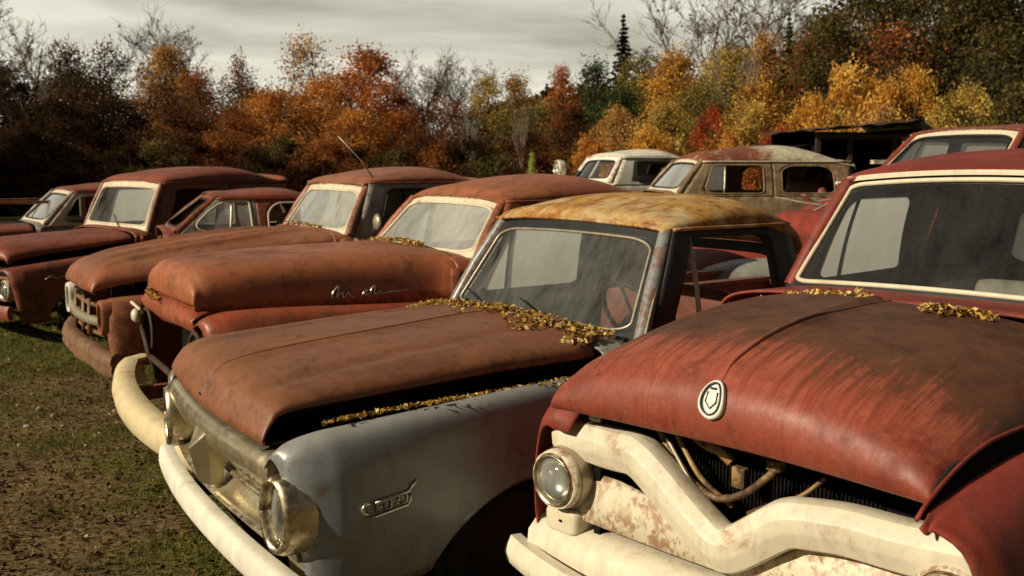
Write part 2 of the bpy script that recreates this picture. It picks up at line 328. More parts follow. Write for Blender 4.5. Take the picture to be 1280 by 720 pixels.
def cab(root, p):
    x0, bw, bz, x1, tw, tz = p['x0'], p['bw'], p['bz'], p['x1'], p['tw'], p['tz']
    re, rw, cz, xr, rr = p['re'], p['rw'], p['cz'], p['xr'], p['rr']
    x3, sw, zb = p['x3'], p['sw'], p.get('zb', .42)
    bul = p.get('bulge', .04); arch = p.get('arch', .02); sbz = p.get('sbz', bz)
    # roof sheet
    d = cz-tz; nn = p.get('rn', 2.6); L = x1-xr
    rows = [(x1+.03, tz+arch+.035, tz+.012, rw-.05, nn), (x1+.01, tz+.045+arch, re-.01, rw-.03, nn), (x1-.05*L, tz+.42*d+.03, re, rw-.01, nn), (x1-.17*L, tz+.72*d, re, rw, nn), (x1-.36*L, tz+.93*d, re, rw, nn),
            (x1-.6*L, cz, re, rw, nn), (xr+.24*L, cz-.03*L, re-.2*(re-rr), rw, nn), (xr+.07*L, cz-.085*L-.01, lerp(re, rr, .7), rw+.012, nn), (xr+.005, rr+.09, rr-.01, rw+.008, nn), (xr-.005, rr+.01, rr-.05, rw-.02, nn)]
    if p.get('roof', True):
        G = shell(rows, 46, 45, wob=.004, seed=p.get('seed', 1))
        b = MB().grid(G); b.build('roof', p['m_roof'], root, thick=.02, off=-1 if p.get('flip') else 1)
    # windscreen
    def SW(P):
        u, v = P[:, 0], P[:, 1]; y = u*lerp(bw, tw, v)
        x = lerp(x0, x1, v)+bul*(1-u*u); z = lerp(bz, tz, v)+arch*(1-u*u)*v+p.get('sag', .0)*(1-u*u)*(1-v)
        return np.stack([x, y, z], 1)
    mg = p.get('mg', .07)
    bl = p.get('mgb', .08); tl = p.get('mgt', .09)
    ring, gl, cont = holed(SW, [(-1.04, -.06), (1.04, -.06), (1.05, 1.05), (-1.05, 1.05)], [(-1+mg, bl), (1-mg, bl), (1-mg, 1-tl), (-1+mg, 1-tl)], p.get('wrad', .13))
    if p.get('ws_glass', True): g = MB().grid(gl, closev=True).build('windshield', p['m_glass'], root)
    else: g = MB().tube(cont, .012, 6, closed=True).build('windshield_opening', M['dark'], root)
    MB().grid(ring, closev=True).build('windshield_surround', p['m_ws'], g, thick=.02)
    MB().tube(cont+np.array([.006, 0, .004]), p.get('gasket', .013), 6, closed=True).build('windshield_gasket', p.get('m_gasket', M['rubber']), g)
    if p.get('split'):
        MB().tube(SW(np.array([[0, v] for v in np.linspace(bl, 1-tl, 8)]))+np.array([.01, 0, 0]), .012, 6).build('divider_bar', p['m_ws'], g)
    # cab shell: cowl, pillars, lower sides, back
    b = MB()
    cw = p.get('cowl_x', .14); hz = p.get('cowl_z', bz-.02)
    rowsC = [(cw, hz, sbz-.10, sw-.02, 4.5), (lerp(cw, x0, .5), lerp(hz, bz, .6)+.004, sbz-.08, sw-.01, 4.5), (x0+bul*.3-.02, bz-.005, sbz-.06, sw, 4.5), (x0-.06, bz-.02, sbz-.05, sw, 4.5)]
    b.grid(shell(rowsC, 10, 41))
    for s in (1, -1):
        xs = np.linspace(p.get('side_x', .10), x3, 24); zz = np.linspace(sbz, zb, 14); k = np.linspace(0, 1, 14)
        G = np.zeros((24, 14, 3))
        for i, x in enumerate(xs): G[i] = np.stack([np.full(14, x), s*(sw+.035*np.sin(k*2.2)-.05*k*k), zz], 1)
        if p.get('front_wheel_cut'): pass
        b.grid(G, flip=s < 0)
        b.tube([(x0-.01, s*(bw+.02), bz-.02), (lerp(x0, x1, .5), s*(lerp(bw, tw, .5)+.025), lerp(bz, tz, .5)), (x1-.01, s*(tw+.02), tz+.01)], .034, 8)
    def SB(P):
        u, v = P[:, 0], P[:, 1]
        return np.stack([lerp(x3, xr+.01, v)-.05*(1-u*u), u*lerp(sw, rw-.04, v), lerp(sbz, rr, v)], 1)
    rwh = p.get('rear_hw', .55)
    ring, gl, cont = holed(SB, [(-1, 0), (1, 0), (1, 1), (-1, 1)], [(-rwh, p.get('rear_lo', .2)), (rwh, p.get('rear_lo', .2)), (rwh, .86), (-rwh, .86)], .18)
    b.grid(ring, closev=True)
    yy = np.linspace(-1, 1, 9); G = np.zeros((6, 9, 3))
    for i, z in enumerate(np.linspace(sbz, zb, 6)): G[i] = np.stack([x3-.05*(1-yy*yy), yy*sw, np.full(9, z)], 1)
    b.grid(G)
    cabo = b.build('cab', p['m_body'], root, thick=.012, auto=50)
    tb = MB().grid(ring+np.array([.035, 0, 0]), closev=True); tb.grid(G*np.array([1, .97, 1])+np.array([.035, 0, 0])); tb.build('rear_shade_sheet', M['d_black'], cabo)  # added black sheet: the cab's inner shade put into its colour
    if p.get('rear_glass', True): MB().grid(gl, closev=True).build('rear_window', p.get('m_rear', p['m_glass']), cabo)
    # sides
    for s in (1, -1):
        def SS(P):
            x, v = P[:, 0], P[:, 1]
            return np.stack([x, s*(lerp(sw, rw-.025, v)+.018*np.sin(math.pi*v)), lerp(sbz, re+.005, v)], 1)
        for sg in p['sides']:
            q = sg['quad']; h = sg['hole']       # quad: x at BL BR TR TL ; hole: the same with lower / upper fractions
            fr = sg.get('frame', p['m_body'])
            ring, gl, cont = holed(SS, [(q[0], 0), (q[1], 0), (q[2], 1), (q[3], 1)], [(h[0], h[4]), (h[1], h[4]), (h[2], h[5]), (h[3], h[5])], sg.get('rad', .12))
            d_ = MB().grid(ring, closev=True, flip=s > 0).build(sg.get('name', 'door_frame'), fr, root, thick=.022)
            if sg.get('gasket'): MB().tube(cont+np.array([0, s*.01, 0]), .010, 6, closed=True).build('window_gasket', sg['gasket'], d_)
            gm = sg.get('glass') if s > 0 else sg.get('glass_far', sg.get('glass'))
            if gm: MB().grid(gl, closev=True).build('side_window', gm, d_)
            if sg.get('vent') is not None:
                vb, vt = sg['vent']; P = SS(np.array([[lerp(vb, vt, t), lerp(h[4]-.02, h[5], t)] for t in np.linspace(0, 1, 6)]))
                MB().tube(P, .013, 6).build('vent_post', sg.get('m_vent', M['oldtrim']), d_)
        if p.get('door_seam', True):
            sm_ = MB(); xs = p['sides'][0]['quad']; 
            k = np.linspace(.03, .96, 12); zz = lerp(sbz, zb, k)
            for X in (x0-.0, x3+.16): sm_.tube(np.stack([np.full(12, X), s*(sw+.035*np.sin(k*2.2)-.05*k*k+.006), zz], 1), .005, 5)
            sm_.build('door_seam', M['dark'], cabo)
        if p.get('drip', True):
            xs = np.linspace(x1, xr+.12, 16); P = np.stack([xs, np.full(16, s*(rw+.006)), np.full(16, re-.004)], 1)
            MB().tube(P, .010, 6).build('drip_rail', p.get('m_drip', p['m_roof']), root)
    # inside
    f = MB(); f.box((lerp(x0, x3, .5), 0, zb+.02), (x0-x3, 2*sw-.1, .04)); f.box((cw+.02, 0, .72), (.03, 1.50, .62))
    f.build('floor_pan', M['dark'], root, smooth=False)
    dsh = MB(); y = np.linspace(-bw+.05, bw-.05, 12)
    dsh.sweep(np.stack([np.full(12, x0-.10), y, np.full(12, bz-.10)], 1), [(-.12, .06), (.04, .07), (.12, .02), (.10, -.12), (-.1, -.12)])
    dsh.build('dashboard', p.get('m_dash', M['dash']), root, auto=40)
    se = MB(); xb = p.get('seat_x', x3+.25); sz = p.get('seat_z', sbz-.42)
    def pad(c, dx, dy, dz, tilt):
        G = np.zeros((12, 16, 3)); a = np.linspace(0, 2*math.pi, 16, endpoint=False)
        for i, u in enumerate(np.linspace(-1, 1, 12)):
            k = (1-abs(u)**6)**.5 if abs(u) < 1 else .3
            px = dx*np.sign(np.cos(a))*np.abs(np.cos(a))**.5*max(k, .5); pz = dz*np.sign(np.sin(a))*np.abs(np.sin(a))**.5*max(k, .5)
            G[i] = np.stack([c[0]+px*math.cos(tilt)-pz*math.sin(tilt), np.full(16, c[1]+u*dy), c[2]+px*math.sin(tilt)+pz*math.cos(tilt)], 1)
        se.grid(G, closev=True); n0 = se.n-12*16; se.f.append([n0+i for i in range(16)]); se.m.append(0); se.f.append([n0+11*16+15-i for i in range(16)]); se.m.append(0)
    pad((xb+.22, 0, sz), .27, sw-.12, .10, .08); pad((xb-.02, 0, sz+.30), .08, sw-.12, .28, -.0)
    se.build('seat', p.get('m_seat', M['seat']), root)
    if p.get('wheel_pos'): steering(root, *p['wheel_pos'])
    return SW, cabo

def fender(root, s, p, mat, name='fender', thick=.008):
    K = np.array(p['keys'], float)            # rows: x, topz, ycrown, yout, yin, zin
    bz = p['bottom']; ax, az, rx, rz = p['arch']
    xs = np.concatenate([np.linspace(K[0, 0], K[-1, 0], 60), ax+rx*np.cos(np.linspace(0, math.pi, 50))])
    xs = np.unique(np.round(xs[(xs <= K[0, 0]) & (xs >= K[-1, 0])], 4))[::-1]
    idx = np.interp(xs, K[::-1, 0], np.arange(len(K))[::-1])
    V = crom(K, idx); G = np.zeros((len(xs), 30, 3)); skew = p.get('skew', 0.0)
    for i, x in enumerate(xs):
        _, tz, yc, yo, yi, zi = V[i]
        dxx = abs(x-ax); zb = bz
        if dxx < rx: zb = az+rz*math.sqrt(max(0, 1-(dxx/rx)**2))
        zb = max(zb, bz); dp = p.get('shoulder', .15)
        if 'brow' in p: zb = lerp(zb, max(zb, p['brow'][1]), float(sstep(p['brow'][0]-.25, p['brow'][0], x)))
        up = np.array([(yi, zi), (lerp(yi, yc, .55), tz-.006), (yc, tz), (lerp(yc, yo, .62), tz-.28*dp), (yo, tz-dp), (yo+.008, tz-dp-.07)])
        U = crom(up, np.linspace(0, 5, 18)); zl = U[-1, 1]; zb = min(zb, zl-.01)
        k = np.linspace(0, 1, 13)[1:]; zz = lerp(zl, zb, k); bot = (zl-zz)/(zl-bz)
        yy = U[-1, 0]+.012*np.sin(bot*math.pi)-.035*bot**2
        e = math.hypot((x-ax)/rx, 1) if dxx < rx else 0
        if zb > bz+.001: yy = yy+p.get('flare', .022)*np.exp(-(zz-zb)/.045)
        Y = np.concatenate([U[:, 0], yy]); Z = np.concatenate([U[:, 1], zz])
        w = max(0, 1-(K[0, 0]-x)/.3); q = np.linspace(0, 1, 30)
        fl = .022*math.exp(-max(0, dxx-rx)/.04)*np.clip((az+.05-Z)/.2, 0, 1)*(1 if dxx >= rx else 0) if p.get('flare', .02) else 0
        G[i] = np.stack([np.full(30, x)-skew*w*q**1.5, s*(Y+fl), Z], 1)
    return MB().grid(G, flip=s < 0).build(name, mat, root, thick=thick), G

def wheel(root, x, y, z=.34, r=.34, w=.18, mat=None):
    s = 1 if y > 0 else -1
    d = MB().lathe([(.001, s*.05), (.05, s*.055), (.08, s*.03), (.15, s*.02), (.19, s*.045), (.205, s*.075), (.215, s*.05), (.215, -s*.08)], (x, y, z), 'y', 28).build('wheel', mat or M['iron'], root)
    t = w/2; MB().lathe([(.205, t*.75), (.25, t), (r*.86, t*1.08), (r*.97, t*.85), (r, t*.5), (r, -t*.5), (r*.97, -t*.85), (r*.86, -t*1.08), (.25, -t), (.205, -t*.75)], (x, y, z), 'y', 36).build('tyre', M['tyre'], d)

def chassis(root, xf, xr, w=.5, engine=True, wings=True):
    b = MB()
    for s in (1, -1): b.box(((xf+xr)/2, s*.40, .46), (xf-xr, .08, .13))
    for x in np.linspace(xr+.1, xf-.1, 5): b.box((x, 0, .46), (.09, .80, .10))
    for s in (1, -1) if wings else ():   # inner wings
        b.box((.75, s*.60, .68), (1.35, .03, .42))
    b.build('chassis', M['dark'], root, smooth=False)
    if engine:
        e = MB(); e.box((.62, 0, .70), (.72, .34, .34)); e.box((.62, 0, .90), (.60, .20, .10))
        for i in range(6): e.tube([(.35+i*.1, .17, .78), (.35+i*.1, .26, .72), (.35+i*.1, .28, .60)], .022, 6)
        e.lathe([(.0, 0), (.13, 0), (.14, .02), (.14, .09), (.12, .11), (.0, .11)], (.55, -.02, .93), 'z', 20)
        e.build('engine', M['iron'], root, bevel=.012)
        r = MB(); r.box((1.24, 0, .74), (.05, 1.0, .50)); r.build('radiator', M['dark'], root, smooth=False)

def bed(root, x0, x1, hw, zt, zf, mat, rail=None, fend=True):
    b = MB()
    for s in (1, -1):
        xs = np.linspace(x0, x1, 14); b.sweep(np.stack([xs, np.full(14, s*hw), np.full(14, zf)], 1), [(-.02, 0), (.02, 0), (.02, zt-zf-.04), (.05, zt-zf-.03), (.05, zt-zf), (-.05, zt-zf), (-.05, zt-zf-.03), (-.02, zt-zf-.04)])
    b.box(((x0+x1)/2, 0, zf), (abs(x0-x1), 2*hw, .03)); b.box((x0-.02, 0, (zt+zf)/2), (.03, 2*hw-.06, zt-zf-.02))
    o = b.build('cargo_bed', mat, root, auto=30)
    MB().box((x1+.02, 0, (zt+zf)/2), (.035, 2*hw-.07, zt-zf-.03)).build('tailgate', mat, o, smooth=False, bevel=.006)
    if fend:
        for s in (1, -1):
            a = np.linspace(0, math.pi, 20); xc = lerp(x0, x1, .52); G = np.zeros((20, 8, 3))
            for j, t in enumerate(np.linspace(0, 1, 8)):
                rr_ = .50*(1-.16*t**3); G[:, j] = np.stack([xc+rr_*np.cos(a), np.full(20, s*(hw+.02+.24*math.sin(t*math.pi/2))), .30+rr_*1.02*np.sin(a)], 1)
            MB().grid(G, flip=s > 0).build('rear_fender', mat, root, thick=.01)
            wheel(root, xc, s*(hw+.10))

def to_world(root, P):
    c, s = math.cos(root.rotation_euler.z), math.sin(root.rotation_euler.z); k = root.scale[0]
    P = np.asarray(P)*k; X, Y, Z = P[..., 0], P[..., 1], P[..., 2]
    return np.stack([root.location.x+c*X-s*Y, root.location.y+s*X+c*Y, root.location.z+Z], -1)

def quads(name, C, A, B, tone, mats, fold=0.0, kind=None, mi=None):
    """many small leaf quads at once: centre C, half axes A, B (N,3), tone (N,)"""
    N = len(C); V = np.empty((N, 4, 3))
    V[:, 0] = C-A; V[:, 1] = C-B*.9+A*.1; V[:, 2] = C+A; V[:, 3] = C+B*.9+A*.1
    if fold:
        nrm = np.cross(A, B); nrm /= np.linalg.norm(nrm, axis=1)[:, None]+1e-9
        h = np.linalg.norm(A, axis=1)[:, None]*fold
        V[:, 0] += nrm*h; V[:, 2] += nrm*h
    me = bpy.data.meshes.new(name)
    me.vertices.add(N*4); me.vertices.foreach_set('co', V.ravel())
    me.loops.add(N*4); me.loops.foreach_set('vertex_index', np.arange(N*4, dtype=np.int32))
    me.polygons.add(N); me.polygons.foreach_set('loop_start', np.arange(0, N*4, 4, dtype=np.int32))
    me.polygons.foreach_set('loop_total', np.full(N, 4, dtype=np.int32))
    at = me.attributes.new('tone', 'FLOAT', 'FACE'); at.data.foreach_set('value', np.asarray(tone, np.float32))
    for m in (mats if isinstance(mats, (list, tuple)) else [mats]): me.materials.append(m)
    if mi is not None: me.polygons.foreach_set('material_index', np.asarray(mi, np.int32))
    me.update(); me.validate()
    return me

def rand_axes(n, size, flat=0.0, rg=rng):
    d = rg.normal(size=(n, 3)); d[:, 2] *= (1-flat); d /= np.linalg.norm(d, axis=1)[:, None]
    e = rg.normal(size=(n, 3)); e[:, 2] *= (1-flat); e = np.cross(d, np.cross(e, d)); e /= np.linalg.norm(e, axis=1)[:, None]+1e-9
    s = size*rg.uniform(.5, 1.45, (n, 1))
    return d*s, e*s*.72

LEAF_LITTER = leafy('fallen_leaves', [(0, (.035, .018, .008)), (.3, (.16, .07, .018)), (.6, (.46, .26, .06)), (.85, (.66, .45, .14)), (1, (.70, .58, .30))], .2)
def litter(pts, label, size=.016, tone=(.58, .30), lift=.02):
    pts = np.asarray(pts); n = len(pts); C = pts.copy(); C[:, 2] += rng.uniform(.002, lift, n)**1.0
    A, B = rand_axes(n, size, .45)
    me = quads('leaf_litter', C, A, B, np.clip(rng.normal(tone[0], tone[1], n), 0, 1), LEAF_LITTER, fold=.35)
    o = bpy.data.objects.new('leaf_litter', me); COL.objects.link(o)
    return tag(o, label, 'leaves', 'fallen leaves lying on the trucks', 'stuff')
def strip_pts(root, P, width, n, fall=1.0):
    """points strewn along polyline P (local) with widths across x/z tangent direction Q"""
    t = rng.uniform(0, len(P)-1, n); base = crom(np.array(P, float), t)
    W = crom(np.array(width, float), t); k = np.where(rng.uniform(0, 1, (n, 1)) < .2, rng.uniform(-.4, 2.2, (n, 1)), np.abs(rng.normal(0, .5, (n, 1))))*(.45+.75*(np.sin(t*5.1+n)*.5+.5))[:, None]
    return to_world(root, base+W*k)
def polyline(b, P, r, n=40): b.tube(cpath(P, n), r, 6)

def ground_h(x, y):
    x = np.asarray(x, float); y = np.asarray(y, float)
    return .42*sstep(0, 1, (y+.8*x-8)/6)+.02*np.sin(x*.9+1)*np.sin(y*.7)*sstep(4, 9, np.hypot(x, y))

GRP = 'rusted old pickup trucks parked in a row'
def disc_lamp(root, c, r, mat_rim, depth=.1, name='headlight', pod=None, yaw=0.0):
    x, y, z = c
    l = MB().lathe([(.0, -.045), (r*.5, -.04), (r*.9, -.01), (r*.97, .01)], (x, y, z), 'x', 28).build(name, M['reflector'], root)
    MB().lathe([(r*.97, .0), (r*.85, .022), (r*.5, .042), (.001, .05)], (x, y, z), 'x', 28).build('lens', M['lens'], l)
    MB().lathe([(r*1.03, .006), (r*1.06, .024), (r*1.13, .026), (r*1.19, .0), (r*1.20, -depth*.4), (r*1.06, -depth)], (x, y, z), 'x', 32).build('rim', mat_rim, l)
    MB().lathe([(r*.90, .018), (r*.95, .036), (r*1.01, .034), (r*1.03, .012)], (x, y, z), 'x', 32).build('retaining_ring', M['chrome'], l)
    return l

# ================================================================== grey truck with the open hood gap (second from the right)
def grey_truck():
    r = empty('pickup_truck', (.04, 5.04, 0), R(216.8), 'blue grey pickup with a brown rusted hood, ochre cream roof and chrome grille', 'truck', GRP)
    hood = [(1.668, .925, .918, .615, 5, -.045), (1.672, .96, .945, .615, 5, -.045), (1.645, 1.02, .992, .61, 4.5, -.05), (1.605, 1.066, 1.022, .605, 4, -.05), (1.50, 1.10, 1.038, .615, 3.6, -.04), (1.25, 1.128, 1.046, .635, 3.2, -.03),
            (.90, 1.156, 1.052, .66, 3.0, 0), (.45, 1.18, 1.06, .685, 3.0, .0), (.12, 1.188, 1.065, .71, 3.0, .0)]
    def crease(X, Y):
        return .011*np.exp(-(Y/.014)**2)*sstep(1.66, 1.56, X)+.006*sstep(-.01, -.03, Y)-.012*np.exp(-((np.abs(Y)-.42)/.05)**2)*sstep(1.6, 1.4, X)
    yv = shell(hood, 60, 121, wob=.005, extra=crease, seed=4)
    h = MB().grid(yv).build('hood', M['d_hood'], r, thick=.010)
    P = yv[5:, 60]; MB().tube(P+np.array([0, 0, .0015]), .0075, 6).build('hood_crease', M['d_hood'], h)
    P = yv[3:, 60]+np.array([0, .010, .0008]); MB().tube(P, .003, 5).build('crease_shadow_line', M['dark'], h)  # dark strip laid beside the crease as its painted shadow
    lipb = MB()
    for s, k in ((1, -1), (-1, 0)):   # turned down inner flange under the hood edges
        P = yv[6:, k]; A = np.stack([P+[0, -s*.004, -.004], P+[0, -s*.045, -.05]], 1); lipb.grid(A)
    P = yv[0]; lipb.grid(np.stack([P+[-.004, 0, 0], P+[-.06, 0, .012]], 1))
    lipb.build('hood_flange', M['dark'], h)
    MB().box((1.664, -.02, .962), (.02, .05, .026)).build('hood_latch_slot', M['dark'], h, smooth=False)
    fk = [(1.640, .890, .70, .765, .655, .85), (1.60, .935, .715, .80, .66, .90), (1.54, .962, .735, .825, .665, .93), (1.44, .982, .76, .85, .672, .955), (1.15, .994, .79, .868, .69, .965), (.75, .998, .80, .872, .715, .97), (.35, 1.002, .80, .868, .735, .98), (.02, 1.012, .80, .862, .745, .99)]
    fp = dict(keys=fk, bottom=.36, arch=(.60, .22, .50, .43), skew=.13, flare=.02, shoulder=.12)
    fn, FG = fender(r, 1, fp, M['d_body']); fender(r, -1, fp, M['d_body'])
    # inner gutter between hood and wing
    g = MB()
    for s in (1, -1):
        xs = np.linspace(1.60, .1, 20); A = np.zeros((20, 4, 3))
        yi = np.interp(-xs, [-1.6, -.1], [.655, .745])
        for j, (dy, z) in enumerate([(.012, .94), (-.05, .925), (-.07, .87), (-.22, .80)]): A[:, j] = np.stack([xs, s*(yi+dy), np.full(20, z)+.02*(1.6-xs)/1.5], 1)
        g.grid(A)
    g.build('inner_wing', M['dark'], r)
    # badge on the near wing: a bracket, block letters and a rule
    k = MB(); yb = .885
    def BP(u, v): return (1.353-u*.235, yb+.002, .688+u*.022+v*.06)
    k.tube([BP(.14, .55), BP(.05, .6), BP(.0, .35), BP(.03, .0), BP(.12, -.12)], .0075, 6)
    k.tube([BP(.16, -.32), BP(.22, -.42), BP(.78, -.42), BP(.83, -.1), BP(.84, .25)], .006, 6)
    k.tube([BP(.22, .45), BP(.80, .45), BP(.86, .75), BP(.96, .95)], .0075, 6)
    for a, kind in ((.26, 'F'), (.40, 'O'), (.54, 'R'), (.68, 'D')):
        w_, t, bt = .10, .38, -.22
        def seg(*ps): k.tube([BP(a+x*w_, lerp(bt, t, y)) for x, y in ps], .0042, 5)
        if kind == 'F': seg((0, 0), (0, 1), (1, 1)); seg((0, .5), (.8, .5))
        if kind == 'O': seg((0, .05), (0, .95), (1, .95), (1, .05), (0, .05))
        if kind == 'R': seg((0, 0), (0, 1), (1, .95), (1, .55), (0, .5)); seg((.3, .5), (1, 0))
        if kind == 'D': seg((0, 0), (0, 1), (.8, .95), (1, .5), (.8, .05), (0, 0))
    k.build('badge', M['trim'], fn)
    # grille
    y = np.linspace(-.66, .66, 41); xg = 1.655-.05*(y/.66)**2
    gb = MB().sweep(np.stack([xg-.005, y, np.full(41, .822)], 1), [(-.09, .070), (-.03, .078), (.012, .066), (.034, .035), (.036, -.005), (.022, -.045), (-.01, -.064), (-.05, -.07), (-.09, -.06)])
    go = gb.build('grille', M['chrome'], r, auto=50)
    pan = MB(); A = np.zeros((41, 7, 3))
    for j, (dx, z) in enumerate([(-.055, .79), (-.085, .74), (-.10, .68), (-.095, .62), (-.06, .575), (-.03, .56), (.0, .555)]): A[:, j] = np.stack([xg+dx, y, np.full(41, z)], 1)
    pan.grid(A)
    for z, d in ((.735, .012), (.69, .012), (.64, .012)): pan.tube(np.stack([xg-.085, y, np.full(41, z)], 1), d, 6)
    pan.build('grille_panel', M['chrome'], go, thick=.008)
    lp = MB().sweep(np.stack([xg-.075, y*1.14, np.full(41, .545)], 1), [(-.06, .03), (-.01, .035), (.03, .022), (.036, -.01), (.03, -.04), (-.05, -.045)])
    lp.build('lower_valance', M['oldtrim'], go, auto=50)
    A = np.zeros((30, 4, 3)); yl_ = np.linspace(-.60, .60, 30)
    for j, (x_, z_) in enumerate([(1.57, .525), (1.53, .50), (1.51, .44), (1.50, .34)]): A[:, j] = np.stack([np.full(30, x_)-.04*(yl_/.6)**2, yl_, np.full(30, z_)], 1)
    MB().grid(A).build('under_grille_panel', M['dark'], go, thick=.006)  # dark sheet: shade of the gap above the bumper put into colour
    for s in (1, -1):
        A = np.zeros((10, 5, 3)); yl_ = np.linspace(.58, .775, 10)
        for j, (x_, z_) in enumerate([(1.50, .60), (1.535, .55), (1.53, .48), (1.52, .40), (1.49, .34)]): A[:, j] = np.stack([np.full(10, x_)-.05*((yl_-.58)/.285)**3, s*yl_, np.full(10, z_)], 1)
        MB().grid(A).build('corner_panel', M['oldtrim'], r, thick=.006)
    # V wedge in the middle
    v = MB()
    T = [(1.684, -.070, .830), (1.684, .070, .830), (1.672, .066, .74), (1.650, .014, .575), (1.650, -.014, .575), (1.672, -.066, .74)]
    n_ = [(1.742, 0, .752), (1.705, 0, .605)]
    v.add(T+n_, [(0, 6, 7, 4, 5), (1, 2, 3, 7, 6), (0, 1, 6), (4, 7, 3)])
    v.add([(1.60, p_[1]*.95, p_[2]) for p_ in T]+T, [(i, (i+1) % 6, 6+(i+1) % 6, 6+i) for i in range(6)])
    v.build('grille_emblem', M['chrome'], go, auto=30, smooth=False, bevel=.006)
    for s in (1, -1):      # lamp pods
        lx, ly, lz = 1.565, s*.725, .690; po = MB()
        ring = []
        for dx, hw, hh, rad, oy in ((.070, .072, .118, .5, -.0), (.092, .078, .128, .5, 0), (.094, .088, .138, .49, 0), (.07, .097, .148, .47, .0), (.0, .104, .152, .44, .004), (-.10, .106, .150, .42, .006), (-.16, .100, .142, .42, .0)):
            c = rrect(rad, 5, 6); ring.append(np.stack([np.full(len(c), lx+dx)-.03*(c[:, 0] if s > 0 else 1-c[:, 0]), ly+s*oy+(c[:, 0]-.5)*2*hw, lz+(c[:, 1]-.5)*2*hh], 1))
        inner = [ring[0]*np.array([1, 1, 1])-np.array([.05, 0, 0])]
        po.grid(np.stack(inner+ring), closev=True)
        po2 = po.build('headlight', M['chrome'], r, thick=.004)
        c = rrect(.45, 5, 6); cc = np.stack([np.full(len(c), 0.), (c[:, 0]-.5)*.150, (c[:, 1]-.5)*.240], 1)
        L = np.stack([cc*k_+np.array([lx+.045+.03*(1-k_*k_), ly, lz]) for k_ in (1, .8, .6, .4, .2, .02)])
        MB().grid(L, closev=True).build('lens', M['lens'], po2)
        MB().grid(np.stack([cc*k_+np.array([lx+.01-.04*(1-k_), ly, lz]) for k_ in (1, .5, .02)]), closev=True).build('reflector', M['reflector'], po2)
    # bumper: painted, dented
    yb_ = np.linspace(-.97, 1.02, 61); xb = 1.675-.075*np.abs(yb_/1.02)**2.2-.07*sstep(.93, 1.02, np.abs(yb_)); zb_ = .420+.006*np.sin(yb_*3)
    prof = [(-.050, .062), (-.008, .068), (.014, .054), (.022, .02), (.024, -.015), (.018, -.045), (.004, -.064), (-.03, -.068), (-.022, -.045), (0, 0), (-.012, .045)]
    MB().sweep(np.stack([xb, yb_, zb_], 1), [(a, b) for a, b in prof]).build('bumper', M['white'], r, auto=60)
    for s in (1, -1): MB().box((1.50, s*.42, .42), (.22, .05, .08)).build('bumper_bracket', M['iron'], r, smooth=False)
    p = dict(x0=-.09, bw=.765, bz=1.125, x1=-.375, tw=.64, tz=1.592, re=1.628, rw=.715, cz=1.775, xr=-1.36, rr=1.50, x3=-1.30, sw=.80, zb=.42, sbz=1.10, bulge=.03, arch=.022, seed=3,
             m_roof=M['d_roof'], m_ws=M['d_black'], m_body=M['d_body'], m_glass=M['glass_d'], mg=.055, mgb=.05, mgt=.07, wrad=(.12, .12, .12, .08), m_gasket=M['oldtrim'], gasket=.008, cowl_x=.11, cowl_z=1.135, side_x=.02, rn=3.0,
             m_drip=M['d_roof'], rear_glass=False, rear_hw=.86, rear_lo=.08, wheel_pos=(-.46, .36, 1.16), m_seat=M['seat'],
             sides=[dict(quad=(-.11, -1.30, -1.25, -.40), hole=(-.30, -1.06, -1.05, -.50, .16, .90), rad=(.08, .16, .06, .10), frame=M['d_black'], glass_far=M['glass_w'], vent=(-.49, -.49), m_vent=M['oldtrim'])])
    SW, co = cab(r, p)
    A = SW(np.array([[1.055, v_] for v_ in np.linspace(-.08, 1.04, 10)]))+np.array([.012, .02, .0])
    MB().tube(A, .007, 6).build('pillar_trim', M['oldtrim'], co)
    wp = MB()
    for a, b in ((.35, .9), (-.35, .9)):
        q = SW(np.array([[a, .0], [a-.28, .10], [a-.5, .2]])); wp.tube(q+np.array([.03, 0, .008]), .005, 5)
    wp.build('windshield_wiper', M['rubber'], r)
    bed(r, -1.40, -2.95, .78, 1.10, .70, M['a_rust'])
    for s in (1, -1): wheel(r, .60, s*.70)
    chassis(r, 1.5, -2.9)
    # leaves along the cowl, the gutter and the wing
    cowl = [(.10, -.72, 1.135), (.10, -.45, 1.165), (.10, 0, 1.19), (.10, .40, 1.175), (.05, .68, 1.135)]
    litter(np.concatenate([strip_pts(r, cowl, [(.11, .03, -.006)]*5, 2400), strip_pts(r, [(.0, -.7, 1.14), (.0, 0, 1.15), (.0, .72, 1.14)], [(.06, .02, .0)]*3, 900)]), 'thick strip of yellow leaves below the windscreen of the blue grey pickup', .013, (.62, .28), .035)
    gut = [(1.45, .68, .955), (1.1, .70, .97), (.6, .73, .98), (.1, .76, 1.0)]
    litter(strip_pts(r, gut, [(0, .035, .012), (0, .045, .012), (0, .06, .010), (0, .08, .005)], 900), 'scattered leaves along the gap between the hood and the near wing of the grey pickup', .011, (.52, .28), .012)
    crooked(r, .055, .045, .5, 1.45)
    return r

def crooked(root, kx, kz, a, b):
    def rec(o):
        for c in o.children:
            if c.type == 'MESH':
                me = c.data; V = np.empty(len(me.vertices)*3); me.vertices.foreach_get('co', V); V = V.reshape(-1, 3); t = sstep(a, b, V[:, 0])
                V[:, 0] += kx*V[:, 1]*t; V[:, 2] -= kz*V[:, 1]*t; me.vertices.foreach_set('co', V.ravel()); me.update()
            rec(c)
    bpy.context.view_layer.update(); rec(root)

